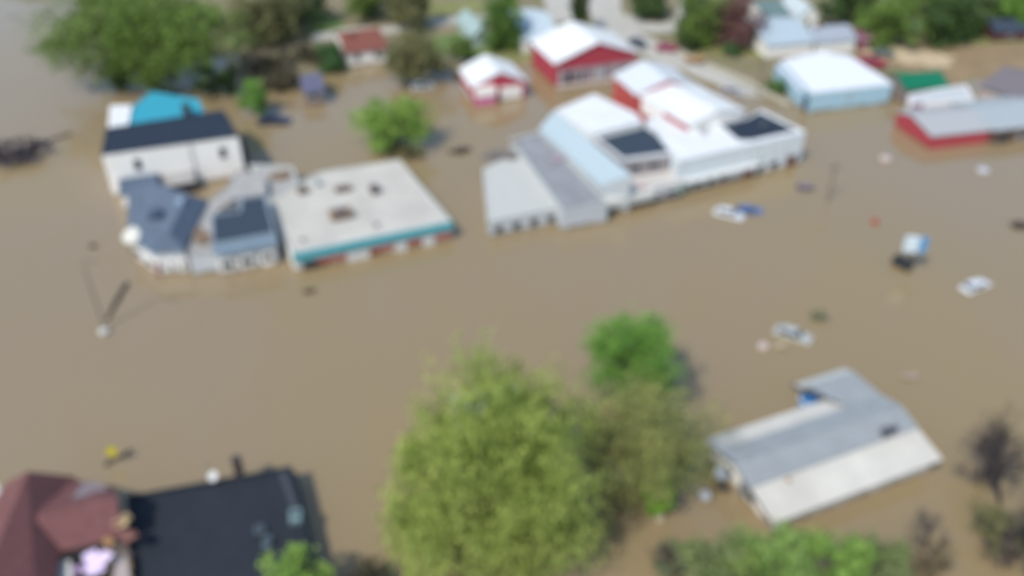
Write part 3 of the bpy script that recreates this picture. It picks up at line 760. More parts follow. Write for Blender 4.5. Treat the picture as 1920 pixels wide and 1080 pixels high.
panel(root, e, 0, e.L, -1, .7, 'shop_base', mat('dark_shop_base', (74, 78, 84)), .004, .1)
for k in range(4): window(root, e, e.L * (.05 + .24 * k), e.L * (.24 + .24 * k), .72, 1.6)
door(root, e, e.L * .62, e.L * .72, -.6, 1.25, mat('mauve_door', (150, 110, 122)))
scrap('red_sheet', 'small red panel on the pale shop roof', 1222, 318, 2.6, 1.1, .8, mat('faded_red_panel', (186, 92, 98)), .2, .1, 'sheet', 2)
scrap('red_sheet', 'small red sheet on the front edge of the pale shop roof', 1206, 352, 2.6, 1.0, .7, mat('salmon_panel', (204, 138, 132)), .2, .1, 'sheet', 2)

RED = mat('red_siding', (190, 74, 88), rough=.7, var=.08, k=.74)
RED2 = mat('orange_red_siding', (202, 92, 88), rough=.7, var=.08, k=.72)
GREYWHITE = mat('grey_white_roof', (226, 231, 234), rough=.6, var=.04, k=.74)
A1, B1 = (1152, 140), (1194, 176)
root, f, Lr, Wr, E = gable_house('red_rear_hall', 'rear half of the red-walled hall with a grey-white metal roof', A1, B1, 6.8, 8.7, (1298, 155), RED2, GREYWHITE, axis='u', over=.25, cat='building', seam=GREYWHITE, gable_m=RED)
rr = Wr / 2
MB().profile([(0, 6.5), (Wr, 6.5), (rr, 8.3)], Lr + .002, Lr + .5).build('red_gable', RED, root)
A2, B2 = (1194, 174), (1292, 233)
f0 = f
root, f, Lf, Wf, E = gable_house('red_front_hall', 'front half of the red-walled hall with a long bright white roof', A2, B2, 6.7, 7.9, (1300, 160), RED2, WHITE_ROOF, axis='u', over=.25, cat='building', seam=WHITE_ROOF, W=Wr)
panel(root, E['front'], Lf * .55, Lf * .99, 5.45, 6.5, 'red_sign_board', mat('deep_red_board', (176, 76, 84)), .01, .12)
panel(root, E['front'], Lf * .12, Lf * .54, 4.0, 6.5, 'white_cladding', WHITE, .01, .1)
MB().profile([(.1, 4.0), (Wf - .1, 4.0), (Wf - .1, 6.55), (Wf / 2, 7.68), (.1, 6.55)], Lf + .003, Lf + .06).build('white_gable', WHITE, root)
poly = [(1272, 302), (1510, 247), (1428, 206), (1398, 222), (1336, 232), (1322, 256), (1262, 212), (1212, 224)]
root, f, pts, E = flat_building('white_facade_building', 'white building with a tall blank front and dark roof well, right of centre',
    poly, 5.6, mat('bluish_white_wall', (226, 233, 235), var=.04, scale=.5, streak=True, k=.8), WHITE_ROOF, .2, mat('white_coping', (236, 240, 240)))
well = [f.loc(x, y, 5.5) for x, y in ((1384, 262), (1408, 263), (1494, 244), (1428, 212), (1345, 227))]
MB().prism(well, 5.485, 5.53).build('dark_deck', NAVY, root)
e = E[0]
for k in range(5):
    s = e.L * (.45 + .1 * k); window(root, e, s - .35, s + .35, 3.0, 4.4, WHITE, mat('pale_glass', (186, 198, 206), rough=.2))
panel(root, e, e.L * .05, e.L * .62, 1.9, 2.3, 'awning', mat('white_trim', (225, 226, 222)), .004, 1.1)
for k, (s0, s1, mm) in enumerate(((.08, .12, None), (.14, .2, None), (.24, .3, None), (.34, .4, None), (.64, .7, None), (.74, .82, None))):
    window(root, e, e.L * s0, e.L * s1, .4, 1.75, TRIM)
panel(root, e, e.L * .3, e.L * .53, -.8, .4, 'shop_base', mat('salmon_brick', (190, 160, 146)), .004, .06)
door(root, e, e.L * .53, e.L * .61, -.8, 1.8, mat('brick_red_door', (152, 84, 76)))
door(root, e, e.L * .88, e.L * .97, -.8, 1.9, mat('brown_door', (118, 82, 74)))
e = E[1]
for k in range(3): window(root, e, e.L * (.15 + .28 * k), e.L * (.3 + .28 * k), 1.2, 2.8)
for nm, x, y in (('grey roof unit at the left corner of the dark roof well', 1372, 238), ('grey roof unit in the middle of the dark roof well', 1432, 236)):
    vent_box('rooftop_unit', nm, x, y, 5.54, 1.0, 1.0, .6, mat('slate_metal', (92, 110, 120)), f.rz, None, 'rooftop unit')

# red barns
root, f, Lb, Wb, E = gable_house('red_barn', 'large red barn with a white roof and open porch under its gable', (1042, 117), (1194, 97), 5.0, 8.0, (1004, 76), RED, WHITE_ROOF, axis='v', over=.4, cat='barn', seam=WHITE_ROOF)
e = E['front']
panel(root, e, .6, Lb - .3, -1, 3.4, 'porch_shade', mat('mauve_shade_wall', (160, 146, 150)), .004, .05)  # flat panel toned mauve-grey for the shade of a recessed porch
for k in range(5): MB().tube([(.9 + k * (Lb - 1.8) / 4, -.5, -1), (.9 + k * (Lb - 1.8) / 4, -.5, 3.4)], [.12, .12]).build('post', TRIM, root)
e2 = Edge(e.o + e.n * .05, e.o + e.n * .05 + e.d)
for s0, s1 in ((.12, .2), (.24, .34)): panel(root, e2, Lb * s0, Lb * s1, -.8, 2.6, 'door', mat('dark_mauve_door', (86, 76, 84)), .004, .06)
window(root, e2, Lb * .84, Lb * .93, .8, 2.4); window(root, e2, Lb * .5, Lb * .6, .9, 2.4, TRIM, mat('pale_glass', (186, 198, 206), rough=.2))
MB().box(.2, Lb - .2, -1.5, -.003, .1, .5).build('porch_deck', mat('pale_deck', (188, 174, 160)), root)
root, f, Lb, Wb, E = gable_house('red_shed_barn', 'small red barn with white garage doors and white roof', (886, 162), (986, 150), 3.4, 5.6, (852, 130), mat('rose_red_siding', (200, 78, 98), k=.72), WHITE_ROOF, axis='v', over=.3, cat='barn', seam=WHITE_ROOF)
e = E['front']
g_ = panel(root, e, Lb * .52, Lb * .92, -.8, 2.6, 'garage_door', WHITE, .004, .08)
mbs = MB()
for k in range(4): mbs.obox(e.o, e.d, e.n, Lb * .53, Lb * .91, .082, .1, -.3 + k * .7, -.26 + k * .7)
mbs.build('door_rail', mat('grey_pipe', (176, 178, 180)), g_)
panel(root, e, Lb * .04, Lb * .4, 1.6, 3.2, 'white_panel', WHITE, .004, 1.2)
panel(root, e, Lb * .04, Lb * .4, -1, 1.55, 'pink_panel', mat('pink_board', (214, 120, 160)), .004, 1.1)
panel(root, E['left'], .3, E['left'].L - .3, -.5, 1.0, 'lower_band', mat('pale_wall', (206, 210, 212)), .004, .04)

# pale blue flat building, right
LB = mat('pale_blue_siding', (178, 212, 226), rough=.65, var=.05, k=.76)
root, f, pts, E = flat_building('pale_blue_building', 'pale blue building with a wide white flat roof, upper right',
    [(1522, 174), (1674, 157), (1592, 104), (1536, 97), (1466, 113)], 3.9, LB, mat('white_roof_membrane2', (238, 241, 245), rough=.6, var=.04, k=.8), .15, mat('white_coping', (236, 240, 240)))
panel(root, E[4], E[4].L * .7, E[4].L * .96, -1, 2.6, 'garage_door', mat('navy_door', (44, 60, 96)), .004, .08)
e = E[0]
panel(root, e, e.L * .48, e.L * .5, -1, 3.6, 'downpipe', mat('grey_pipe', (176, 178, 180)), .004, .12)
root, f, pts, E = flat_building('blue_lean_to', 'pale blue lean-to on the left side of the pale blue building',
    [(1500, 172), (1520, 172), (1470, 116), (1454, 122)], 3.0, LB, mat('pale_pink_roof', (226, 222, 228)), .1, LB)

# long red building, right edge
LGREY = mat('light_grey_metal', (192, 194, 194), rough=.55, var=.06, k=.7)
RED3 = mat('brick_red_siding', (188, 76, 84), rough=.7, var=.1, k=.74)
root, f, Lb, Wb, E = gable_house('red_long_store', 'long low red building with a pale grey roof at the right', (1748, 254), (1858, 242), 2.6, 3.6, (1690, 208), RED3, LGREY, over=.25, cat='building', seam=LGREY, ridge=.6)
e = E['front']
panel(root, e, .1, Lb - .1, -.8, .7, 'lower_band', mat('rose_red_band', (178, 86, 86)), .004, .05)
panel(root, E['left'], 2, 4, -.8, 1.7, 'door', mat('deep_red_board', (176, 76, 84)), .004, .06)
root, f, Lb, Wb, E = gable_house('grey_long_store', 'grey-roofed store joined to the right end of the red building', (1866, 243), (2010, 226), 2.7, 3.7, (1842, 186), mat('brown_shop_wall', (110, 88, 78)), mat('silver_grey_metal', (184, 194, 196), rough=.55, k=.7), over=.25, cat='building', seam=LGREY, ridge=.6)
panel(root, E['front'], 1, 3.5, -.5, 1.6, 'door', DARK, .004, .06); window(root, E['front'], 5, 8, .3, 1.7); window(root, E['front'], 9, 12, .3, 1.7)
root, f, pts, E = flat_building('white_back_store', 'white flat-roofed store behind the long red building',
    [(1706, 196), (1826, 186), (1812, 160), (1760, 166), (1704, 178)], 3.0, WHITE, mat('pale_grey_deck', (208, 212, 212), k=.74), .15, WHITE)
panel(root, E[0], .3, 2.6, 1.0, 3.1, 'pink_board', mat('dusty_pink_board', (178, 138, 152)), .07, .16)
GREEN = mat('green_metal_roof', (20, 118, 86), rough=.55, var=.08, k=.8)
gable_house('green_roof_shed', 'shed with a dark green metal roof behind the red building', (1700, 166), (1778, 160), 3.0, 4.4, (1690, 138), mat('grey_siding', (150, 138, 132)), GREEN, over=.3, cat='shed', seam=GREEN)
gable_house('brown_roof_house', 'house with a grey-brown roof and pinkish wall at the upper right edge', (1842, 160), (1950, 196), 3.0, 5.0, (1880, 118), mat('pinkish_siding', (198, 182, 172)), mat('grey_brown_shingle', (122, 116, 120), rough=.9), over=.4, cat='house')

# far houses
PB = mat('pale_blue_shingle', (190, 206, 214), rough=.8, k=.7)
def fenestrate(root, e, n, z0=1.2, z1=2.6):
    for k in range(n):
        s = e.L * (k + .5) / n; window(root, e, s - .6, s + .6, z0, z1)
for nm, lb, a, b2, ze, zr, bk, wm, rm, ax, nf in (
        ('pale_roof_house', 'house with a wide pale blue-grey roof, top right beside the maroon tree', (1440, 84), (1526, 76), 3.2, 5.4, (1420, 34), WHITE, PB, 'u', 0),
        ('pale_roof_house', 'low house with a grey roof and bright white front wall, top right', (1534, 78), (1606, 72), 3.0, 4.6, (1526, 50), WHITE, mat('cool_grey_shingle', (176, 184, 194), k=.7), 'u', 0),
        ('small_white_house', 'small white gabled house at the top edge, right', (1500, 30), (1534, 28), 3.4, 5.6, (1490, 2), WHITE, mat('pale_shingle', (208, 218, 220), k=.72), 'v', 1),
        ('pale_roof_house', 'pale blue roofed house behind the large red barn', (980, 74), (1050, 66), 3.2, 5.2, (976, 18), WHITE, mat('light_blue_shingle', (206, 222, 228), k=.72), 'u', 2),
        ('pale_green_house', 'narrow pale green roofed house left of the tall green tree, top centre', (888, 66), (922, 62), 3.0, 4.8, (884, 30), mat('pale_green_siding', (176, 196, 188)), mat('pale_green_shingle', (176, 198, 194), k=.7), 'v', 1),
        ('rust_roof_house', 'white house with a rusty red roof among trees, top left of centre', (650, 98), (724, 88), 3.2, 5.4, (640, 62), WHITE, mat('rust_red_shingle', (136, 84, 72), rough=.9), 'u', 2),
        ('pale_roof_shed', 'pale green-grey shed under the treeline at upper right', (1698, 54), (1736, 50), 2.6, 3.8, (1694, 34), mat('grey_siding', (150, 138, 132)), mat('sage_metal', (150, 168, 160), k=.7), 'u', 1),
        ('blue_grey_house', 'dark blue-grey roofed house half hidden by branches, upper left of centre', (572, 172), (606, 168), 2.8, 4.4, (572, 140), mat('grey_siding', (150, 138, 132)), mat('dusk_blue_shingle', (104, 106, 128), rough=.9), 'u', 1),
        ('dark_roof_house', 'low dark house at the top right corner under the bright tree', (1868, 58), (1930, 56), 2.8, 4.2, (1862, 34), mat('maroon_siding', (96, 62, 64)), mat('dark_blue_shingle', (64, 76, 92), rough=.9), 'u', 1),
        ('pink_shed', 'small dusty pink shed right of the low white-walled house', (1618, 74), (1646, 72), 2.8, 3.8, (1616, 52), mat('dusty_pink_wall', (160, 100, 112)), mat('dusty_rose_roof', (150, 104, 118)), 'u', 1),
        ('teal_roof_house', 'house with a faded teal roof at the top edge behind the pale roof', (1436, 30), (1480, 26), 3.0, 4.6, (1430, 0), WHITE, mat('faded_teal_shingle', (116, 140, 138), k=.7), 'u', 1)):
    root, f, L_, W_, E = gable_house(nm, lb, a, b2, ze, zr, bk, wm, rm, axis=ax, over=.35, zb=-1.0, chimney=(2.0, 4.0, .3) if 'white front' in lb or 'rusty' in lb else None)
    fenestrate(root, E['front'], nf)
    door(root, E['right'], 1.0, 2.0, .3, 2.4, mat('grey_door', (130, 134, 140)))

# ------------------------------------------------------------------ trees
BARK = mat('tree_bark', (78, 66, 56), rough=.95, var=.2, scale=3, k=.75)
BARK2 = mat('grey_bark', (92, 84, 80), rough=.95, var=.2, scale=3, k=.7)
def rnd_dir(r):
    while True:
        v = Vector((r.uniform(-1, 1), r.uniform(-1, 1), r.uniform(-1, 1)))
        if .05 < v.length < 1: return v.normalized()
def trunk_mesh(r, h, rad, rx, zc, rzc, limbs=7, bend=.06):
    mb = MB()
    top = Vector((r.uniform(-.1, .1) * rx, r.uniform(-.1, .1) * rx, zc + rzc * .3))
    pts = [Vector((0, 0, -2)), Vector((0, 0, .2)), Vector((r.uniform(-1, 1) * bend * h, r.uniform(-1, 1) * bend * h, zc * .5)), top]
    mb.tube(pts, [rad * 1.3, rad * 1.1, rad * .8, rad * .25], 8)
    tips = []
    for k in range(limbs):
        t = 2 * math.pi * (k + r.uniform(-.3, .3)) / limbs
        st = pts[2].lerp(top, r.uniform(-.4, .7))
        en = Vector((math.cos(t) * rx * r.uniform(.55, .85), math.sin(t) * rx * r.uniform(.55, .85), zc + rzc * r.uniform(-.35, .65)))
        md = st.lerp(en, .5) + Vector((0, 0, r.uniform(-.05, .15) * rzc))
        mb.tube([st, md, en], [rad * .45, rad * .28, rad * .08], 6); tips.append(en)
        for q in range(2):
            e2_ = md.lerp(en, r.uniform(.2, .8)); f2_ = e2_ + rnd_dir(r) * rx * .35
            mb.tube([e2_, f2_], [rad * .2, rad * .05], 5)
    return mb
def crown_mesh(r, rx, ry, rzc, zc, clumps, per, leaf, flat=.25, lobes=None, droop=0.0, spread=.24, hollow=.35):
    mb = MB(); V, Fc = mb.v, mb.f
    lobes = lobes or max(6, min(22, clumps // 22))
    lob = []
    for k in range(lobes):
        z_ = 1 - 2 * (k + .5) / lobes; t = k * 2.39996 + r.uniform(-.5, .5); h_ = math.sqrt(max(0, 1 - z_ * z_))
        q = r.uniform(.5, .72)
        lob.append((Vector((math.cos(t) * h_ * q, math.sin(t) * h_ * q, z_ * q)), r.uniform(.3, .5)))
    for c in range(clumps):
        lc, lr = lob[c % lobes]
        d = rnd_dir(r)
        u_ = lc + d * lr * (hollow + (1 - hollow) * r.random() ** .5)
        if r.random() < .12: u_ = rnd_dir(r) * r.uniform(.1, .75)
        u_ = u_ * 1.12; ctr = Vector((u_.x * rx, u_.y * ry, zc + u_.z * rzc)); d = (d + u_).normalized()
        cs = spread * min(rx, rzc) * r.uniform(.6, 1.3)
        for k in range(per):
            if droop:
                hang = r.random()
                pos = ctr + Vector((r.gauss(0, cs * .35), r.gauss(0, cs * .35), -hang * droop))
            else:
                pos = ctr + Vector((r.gauss(0, cs * .6), r.gauss(0, cs * .6), r.gauss(0, cs * .45)))
            if pos.z < .3: continue
            n_ = (rnd_dir(r) + Vector((0, 0, .5)) + d * .4).normalized()
            a = n_.orthogonal().normalized(); b2_ = n_.cross(a)
            t = r.random() * 6.283; a, b2_ = a * math.cos(t) + b2_ * math.sin(t), b2_ * math.cos(t) - a * math.sin(t)
            s = leaf * r.uniform(.6, 1.35)
            if droop: a = Vector((r.uniform(-.2, .2), r.uniform(-.2, .2), -1)); b2_ = a.cross(n_).normalized(); sa, sb = s * 1.6, s * .55
            else: sa, sb = s, s * .62
            i = len(V)
            V.extend((tuple(pos - a * sa), tuple(pos + b2_ * sb), tuple(pos + a * sa), tuple(pos - b2_ * sb)))
            Fc.append((i, i + 1, i + 2, i + 3))
    return mb
TREES = {}
def tree(name, label, px, py, zc, rx, rzc, lm, ry=None, clumps=120, per=26, leaf=.3, rad=None, droop=0.0, lobes=None, seed=0, group=None, limbs=7, cat='tree', hollow=.35, spread=.24, ground=None, bark=None):
    """crown centre at pixel (px, py) and height zc"""
    r = random.Random(seed * 31 + int(px) + int(py) * 3)
    p = P(px, py, zc)
    base = 0.0 if ground is None else ground_z(p.x, p.y)
    root = thing(name, label, cat, (p.x, p.y, 0), r.uniform(0, 6.28) if ry is None else 0, group)
    rad = rad or max(.12, rx * .06)
    trunk_mesh(r, zc, rad, rx, zc, rzc, limbs).build('trunk', bark or BARK, root, fix=False)
    crown_mesh(r, rx, ry or rx, rzc, zc, clumps, per, leaf, droop=droop, hollow=hollow, spread=spread, lobes=lobes).build('crown', lm, root, fix=False)
    return root
def bare_tree(name, label, px, py, h, spread, m, seed=0, depth=5, lean=(0, 0), cat='tree', group=None, kids=3):
    r = random.Random(seed * 17 + int(px))
    p = P(px, py, 0)
    root = thing(name, label, cat, (p.x, p.y, 0), 0, group)
    tr, tw = MB(), MB()
    def grow(a, d, ln, rad, k):
        md = a + d * ln * .5 + rnd_dir(r) * ln * .06
        b_ = a + d * ln
        (tr if k >= depth - 1 else tw).tube([a, md, b_], [rad, rad * .8, rad * .6], 5 if k > 1 else 3, False)
        if k == 0: return
        for q in range(kids if k < depth else kids + 2):
            d2 = (d + rnd_dir(r) * spread + Vector((0, 0, .12))).normalized()
            grow(a.lerp(b_, r.uniform(.55, 1)), d2, ln * r.uniform(.58, .8), rad * .55, k - 1)
    grow(Vector((0, 0, -1)), Vector((lean[0], lean[1], 1)).normalized(), h * .34, h * .022, depth)
    tr.build('trunk', m, root, fix=False); tw.build('twigs', m, root, fix=False)
    return root
LK = 1.2
WILLOW = leaf_mat('olive_willow_leaf', (110, 130, 62), (181, 191, 106), k=LK)
FRESH = leaf_mat('fresh_green_leaf', (72, 108, 44), (120, 156, 66), k=LK)
MID = leaf_mat('mid_green_leaf', (72, 96, 46), (112, 132, 60), k=LK)
DEEP = leaf_mat('deep_green_leaf', (44, 68, 38), (82, 104, 52), k=LK)
OLIVE = leaf_mat('dull_olive_leaf', (84, 86, 56), (128, 126, 84), k=LK)
BRIGHT = leaf_mat('bright_lime_leaf', (98, 144, 44), (146, 186, 72), k=LK)
EMER = leaf_mat('emerald_leaf', (74, 114, 46), (122, 160, 72), k=LK)
MAR = leaf_mat('maroon_leaf', (84, 58, 56), (128, 94, 88), k=LK)
DARKG = leaf_mat('dark_conifer_leaf', (44, 62, 36), (74, 92, 52), k=LK)

tree('willow_tree', 'huge olive-green willow in the centre foreground', 928, 878, 9.2, 9.9, 9.4, WILLOW, ry=9.8, clumps=1300, per=34, leaf=.18, rad=.6, lobes=30, droop=3.6, seed=1, limbs=12, hollow=.25, spread=.16)
tree('round_tree', 'dense round deep-green tree behind the willow', 1192, 670, 6.4, 4.7, 5.2, EMER, clumps=260, per=44, leaf=.18, lobes=18, seed=2, spread=.22)
tree('sparse_tree', 'thin olive tree between the willow and the grey metal roof', 1208, 832, 6.0, 6.2, 5.8, leaf_mat('brownish_olive_leaf', (92, 104, 58), (156, 156, 92), k=LK), clumps=330, per=34, leaf=.17, seed=3, hollow=.2, limbs=10)
tree('lime_bush', 'small bright lime bush below the thin olive tree', 1234, 932, 2.0, 1.7, 2.2, BRIGHT, clumps=50, per=40, leaf=.16, seed=4, cat='bush')
LFRESH = leaf_mat('light_fresh_leaf', (92, 122, 62), (146, 170, 92), k=LK)
GRP = 'leafy trees along the bottom edge'
tree('leafy_tree', 'leftmost and greyest leafy tree along the bottom edge, right of the willow', 1340, 1062, 3.4, 3.2, 3.0, leaf_mat('sage_leaf', (92, 108, 66), (138, 148, 96), k=LK), ry=3.0, clumps=110, per=30, leaf=.18, seed=5, hollow=.1, group=GRP)
tree('leafy_tree', 'wide mid-green leafy tree at the bottom edge below the near eave of the metal-roofed house', 1435, 1048, 3.6, 4.2, 3.2, LFRESH, ry=3.4, clumps=170, per=32, leaf=.18, seed=51, hollow=.1, group=GRP)
tree('leafy_tree', 'bright leafy tree at the bottom edge, third of the row from the willow', 1565, 1066, 3.6, 3.0, 3.2, leaf_mat('lime_green_leaf', (94, 128, 54), (140, 168, 84), k=LK), ry=3.0, clumps=120, per=32, leaf=.18, seed=6, hollow=.1, group=GRP)
tree('leafy_tree', 'dull green leafy tree at the bottom edge, farthest right of the row', 1655, 1062, 3.0, 2.8, 2.6, leaf_mat('sage_leaf', (92, 108, 66), (138, 148, 96), k=LK), ry=2.8, clumps=80, per=28, leaf=.17, seed=52, hollow=.1, group=GRP)
tree('scrub', 'brown scrub along the bottom edge right of the leafy row', 1740, 1050, 1.6, 3.2, 1.8, leaf_mat('scrub_leaf', (92, 82, 62), (140, 126, 96), k=LK), ry=2.6, clumps=60, per=20, leaf=.15, seed=53, hollow=.1, cat='scrub')
tree('dark_shrub', 'dark shrub top at the bottom edge right of the black roof', 688, 1092, 2.0, 2.4, 2.0, leaf_mat('brush_dark_leaf', (62, 62, 50), (98, 96, 72), k=.8), ry=2.2, clumps=60, per=24, leaf=.16, seed=54, cat='shrub')
tree('grey_shrub', 'grey-green shrub at the bottom edge below the lime bush', 1270, 1060, 1.6, 2.8, 1.8, leaf_mat('grey_green_leaf', (96, 108, 78), (128, 140, 104), k=LK), ry=2.4, clumps=46, per=22, leaf=.16, seed=55, cat='shrub', hollow=.1)
bare_tree('bare_tree', 'bare grey-brown tree between the two leafy trees at the bottom', 1545, 1090, 8.0, .75, BARK2, 7, 5)
bare_tree('bare_tree', 'tall dark bare tree at the right edge below the metal roof', 1880, 945, 12.0, .8, mat('dark_bark', (62, 56, 58), rough=.95), 8, 6, (-.35, .2))
bare_tree('bare_tree', 'dark bare tree in the bottom right corner', 1905, 1040, 10.0, .85, mat('dark_bark', (62, 56, 58)), 9, 5)
tree('thin_shrub', 'grey-green thin shrub in the bottom right corner', 1880, 985, 2.6, 3.0, 2.4, OLIVE, clumps=60, per=20, leaf=.16, seed=10, hollow=.1)
bare_tree('bare_tree', 'pale bare tree at the bottom right between lime tree and corner', 1735, 1030, 6.5, .8, BARK2, 11, 5)
tree('edge_bush', 'green tree top poking in at the bottom edge over the black roof', 555, 1085, 5.2, 2.8, 2.4, leaf_mat('grass_green_leaf', (98, 128, 56), (140, 168, 80), k=LK), clumps=70, per=36, leaf=.18, seed=12)
bare_tree('bare_tree', 'dark bare tree top at the bottom edge right of the black roof', 690, 1120, 6.0, .85, mat('dark_bark', (62, 56, 58)), 13, 5)
bare_tree('bare_tree', 'grey bare tree at the bottom edge right of the willow', 1240, 1080, 5.5, .8, BARK2, 14, 5)

tree('spreading_tree', 'large spreading green tree filling the top left behind the teal roof', 262, 62, 10.0, 20.0, 8.4, leaf_mat('moss_green_leaf', (76, 98, 44), (116, 140, 64), k=LK), ry=11.0, clumps=680, per=32, leaf=.34, rad=.75, seed=15, limbs=13, hollow=.3, spread=.26)
bare_tree('bare_tree', 'dark forked trunk rising just behind the teal roof', 330, 178, 10.0, .6, mat('dark_bark', (62, 56, 58)), 16, 4)
tree('dark_shrub', 'dark tall shrub standing at the waterline left of the big trunk', 225, 135, 3.6, 2.6, 3.8, DARKG, clumps=90, per=26, leaf=.26, seed=17, cat='shrub')
tree('dark_shrub', 'dark shrub right of the big trunk behind the teal roof', 405, 150, 2.6, 4.0, 2.8, DARKG, clumps=90, per=26, leaf=.28, seed=18, cat='shrub')
tree('young_tree', 'small bright green tree right of the teal roof', 474, 182, 3.2, 2.7, 3.2, leaf_mat('spring_green_leaf', (88, 128, 56), (124, 160, 76), k=LK), clumps=90, per=32, leaf=.22, seed=19)
tree('bushy_tree', 'bright topped bushy tree standing in water left of centre', 738, 234, 4.0, 6.2, 4.2, leaf_mat('grass_green_leaf', (98, 128, 56), (140, 168, 80), k=LK), ry=5.0, clumps=240, per=34, leaf=.24, seed=20)
tree('olive_tree', 'dull olive round tree above the bushy tree', 784, 104, 5.0, 6.2, 5.2, OLIVE, clumps=200, per=24, leaf=.3, seed=21, hollow=.25)
tree('green_bush', 'rounded dark green bush left of the rust-roofed white house', 622, 108, 2.4, 3.4, 3.0, leaf_mat('bottle_green_leaf', (58, 88, 52), (92, 124, 72), k=LK), clumps=90, per=26, leaf=.28, seed=22, cat='bush')
tree('tall_green_tree', 'tall green tree behind the small red barn at the top', 942, 42, 6.0, 4.0, 7.0, leaf_mat('garden_green_leaf', (68, 98, 44), (104, 134, 58), k=LK), clumps=160, per=28, leaf=.32, seed=23)
tree('conifer_tree', 'narrow dark conifer between the pale house and the road', 1084, 18, 6.0, 2.2, 7.0, DARKG, clumps=90, per=30, leaf=.3, seed=24)
tree('green_tree', 'green tree right of the road beside the maroon tree', 1312, 32, 6.0, 5.6, 6.2, MID, clumps=170, per=28, leaf=.34, seed=25)
tree('maroon_tree', 'maroon-leaved tree at the top right of centre', 1382, 42, 5.5, 5.2, 6.0, MAR, clumps=170, per=26, leaf=.34, seed=26)
tree('dark_tree', 'dark green tree at the top edge above the road curve', 1215, 5, 4.0, 4.6, 3.6, DEEP, clumps=110, per=26, leaf=.34, seed=27)
tree('small_green_bush', 'small green bush at the foot of the maroon tree', 1376, 96, 1.4, 1.9, 1.8, leaf_mat('bottle_green_leaf', (58, 88, 52), (92, 124, 72), k=LK), clumps=40, per=24, leaf=.24, seed=28, cat='bush')
tree('corner_hedge', 'green hedge beside the left wall of the pale blue building', 1470, 160, 1.3, 3.8, 1.6, leaf_mat('hedge_leaf', (62, 96, 44), (92, 128, 58), k=LK), ry=2.2, clumps=60, per=26, leaf=.22, seed=29, cat='hedge')
for k, (lb, x, y, rx_, rz_, lm) in enumerate((
        ('left dark grey-green tree of the group at the top, left of centre', 520, 30, 6.0, 6.0, OLIVE),
        ('dense dark tree at the top edge behind the grey-green one', 560, 0, 6.5, 6.0, DEEP),
        ('light green tree at the top edge above the rust roof', 690, -5, 6.0, 5.0, MID),
        ('grey-green tree at the top edge left of the tall green tree', 770, 10, 5.0, 5.5, OLIVE),
        ('bright green tree of the treeline right of the pink shed', 1665, 42, 6.0, 6.0, leaf_mat('moss_green_leaf', (72, 96, 40), (104, 130, 54), k=LK)),
        ('grey-green tree in the middle of the treeline at upper right', 1772, 38, 5.2, 6.0, DEEP),
        ('deep green tree of the treeline left of the corner house', 1825, 20, 5.8, 6.5, DEEP),
        ('bright green tree in the top right corner', 1905, 12, 6.5, 5.5, FRESH),
        ('dark tree at the top edge above the white-walled low house', 1600, 5, 5.5, 5.0, DEEP),
        ('olive tree at the very top edge over the treeline', 1720, -15, 7.0, 6.0, MID))):
    tree('treeline_tree', lb, x, y, 5.5, rx_, rz_, lm, clumps=130, per=24, leaf=.38, seed=40 + k, group='trees along the top of the town')
tree('dark_thicket', 'dark thicket of bare brush left of the blue-grey house', 500, 118, 2.0, 5.5, 2.6, leaf_mat('brush_brown_leaf', (70, 66, 52), (104, 98, 76), k=LK), clumps=90, per=22, leaf=.26, seed=60, cat='shrub')
bare_tree('bare_tree', 'half-sunk dark tree out in the water at the left edge', 38, 300, 7.0, .95, mat('dark_bark', (62, 56, 58)), 61, 5, (.5, .2))
bare_tree('bare_tree', 'second half-sunk dark tree cut by the left frame edge', -20, 305, 7.0, .95, mat('dark_bark', (62, 56, 58)), 62, 5, (.3, .1))
bare_tree('bare_shrub', 'dark brush sticking out of the water near the top left tree', 178, 168, 2.5, 1.0, mat('dark_bark', (62, 56, 58)), 63, 4, (-.6, 0), 'shrub')
tree('green_bush', 'green bush on the corner of the pale shop left of the white facade', 1266, 352, 1.2, 1.3, 1.5, leaf_mat('sea_green_leaf', (96, 140, 96), (140, 176, 132), k=LK), clumps=34, per=28, leaf=.16, seed=64, cat='bush')
tree('green_bush', 'green bush under the eaves beside the brown-roofed house', 1790, 182, 1.3, 2.6, 1.4, MID, clumps=40, per=24, leaf=.22, seed=65, cat='bush')
tree('drifting_branch', 'green leafy branch drifting in open water right of the sunken car', 1535, 592, .5, 1.4, .5, leaf_mat('grey_green_leaf', (96, 108, 78), (128, 140, 104), k=LK), clumps=24, per=20, leaf=.12, seed=66, cat='branch', rad=.06)
tree('dark_bush', 'dark bush by the roadside next to the crimson car', 1296, 82, 1.4, 3.0, 1.8, DARKG, clumps=50, per=22, leaf=.26, seed=67, cat='bush')
tree('waterside_shrub', 'dull shrub at the right foot of the bushy tree', 770, 285, .9, 2.4, 1.2, OLIVE, clumps=36, per=22, leaf=.2, seed=68, cat='shrub')

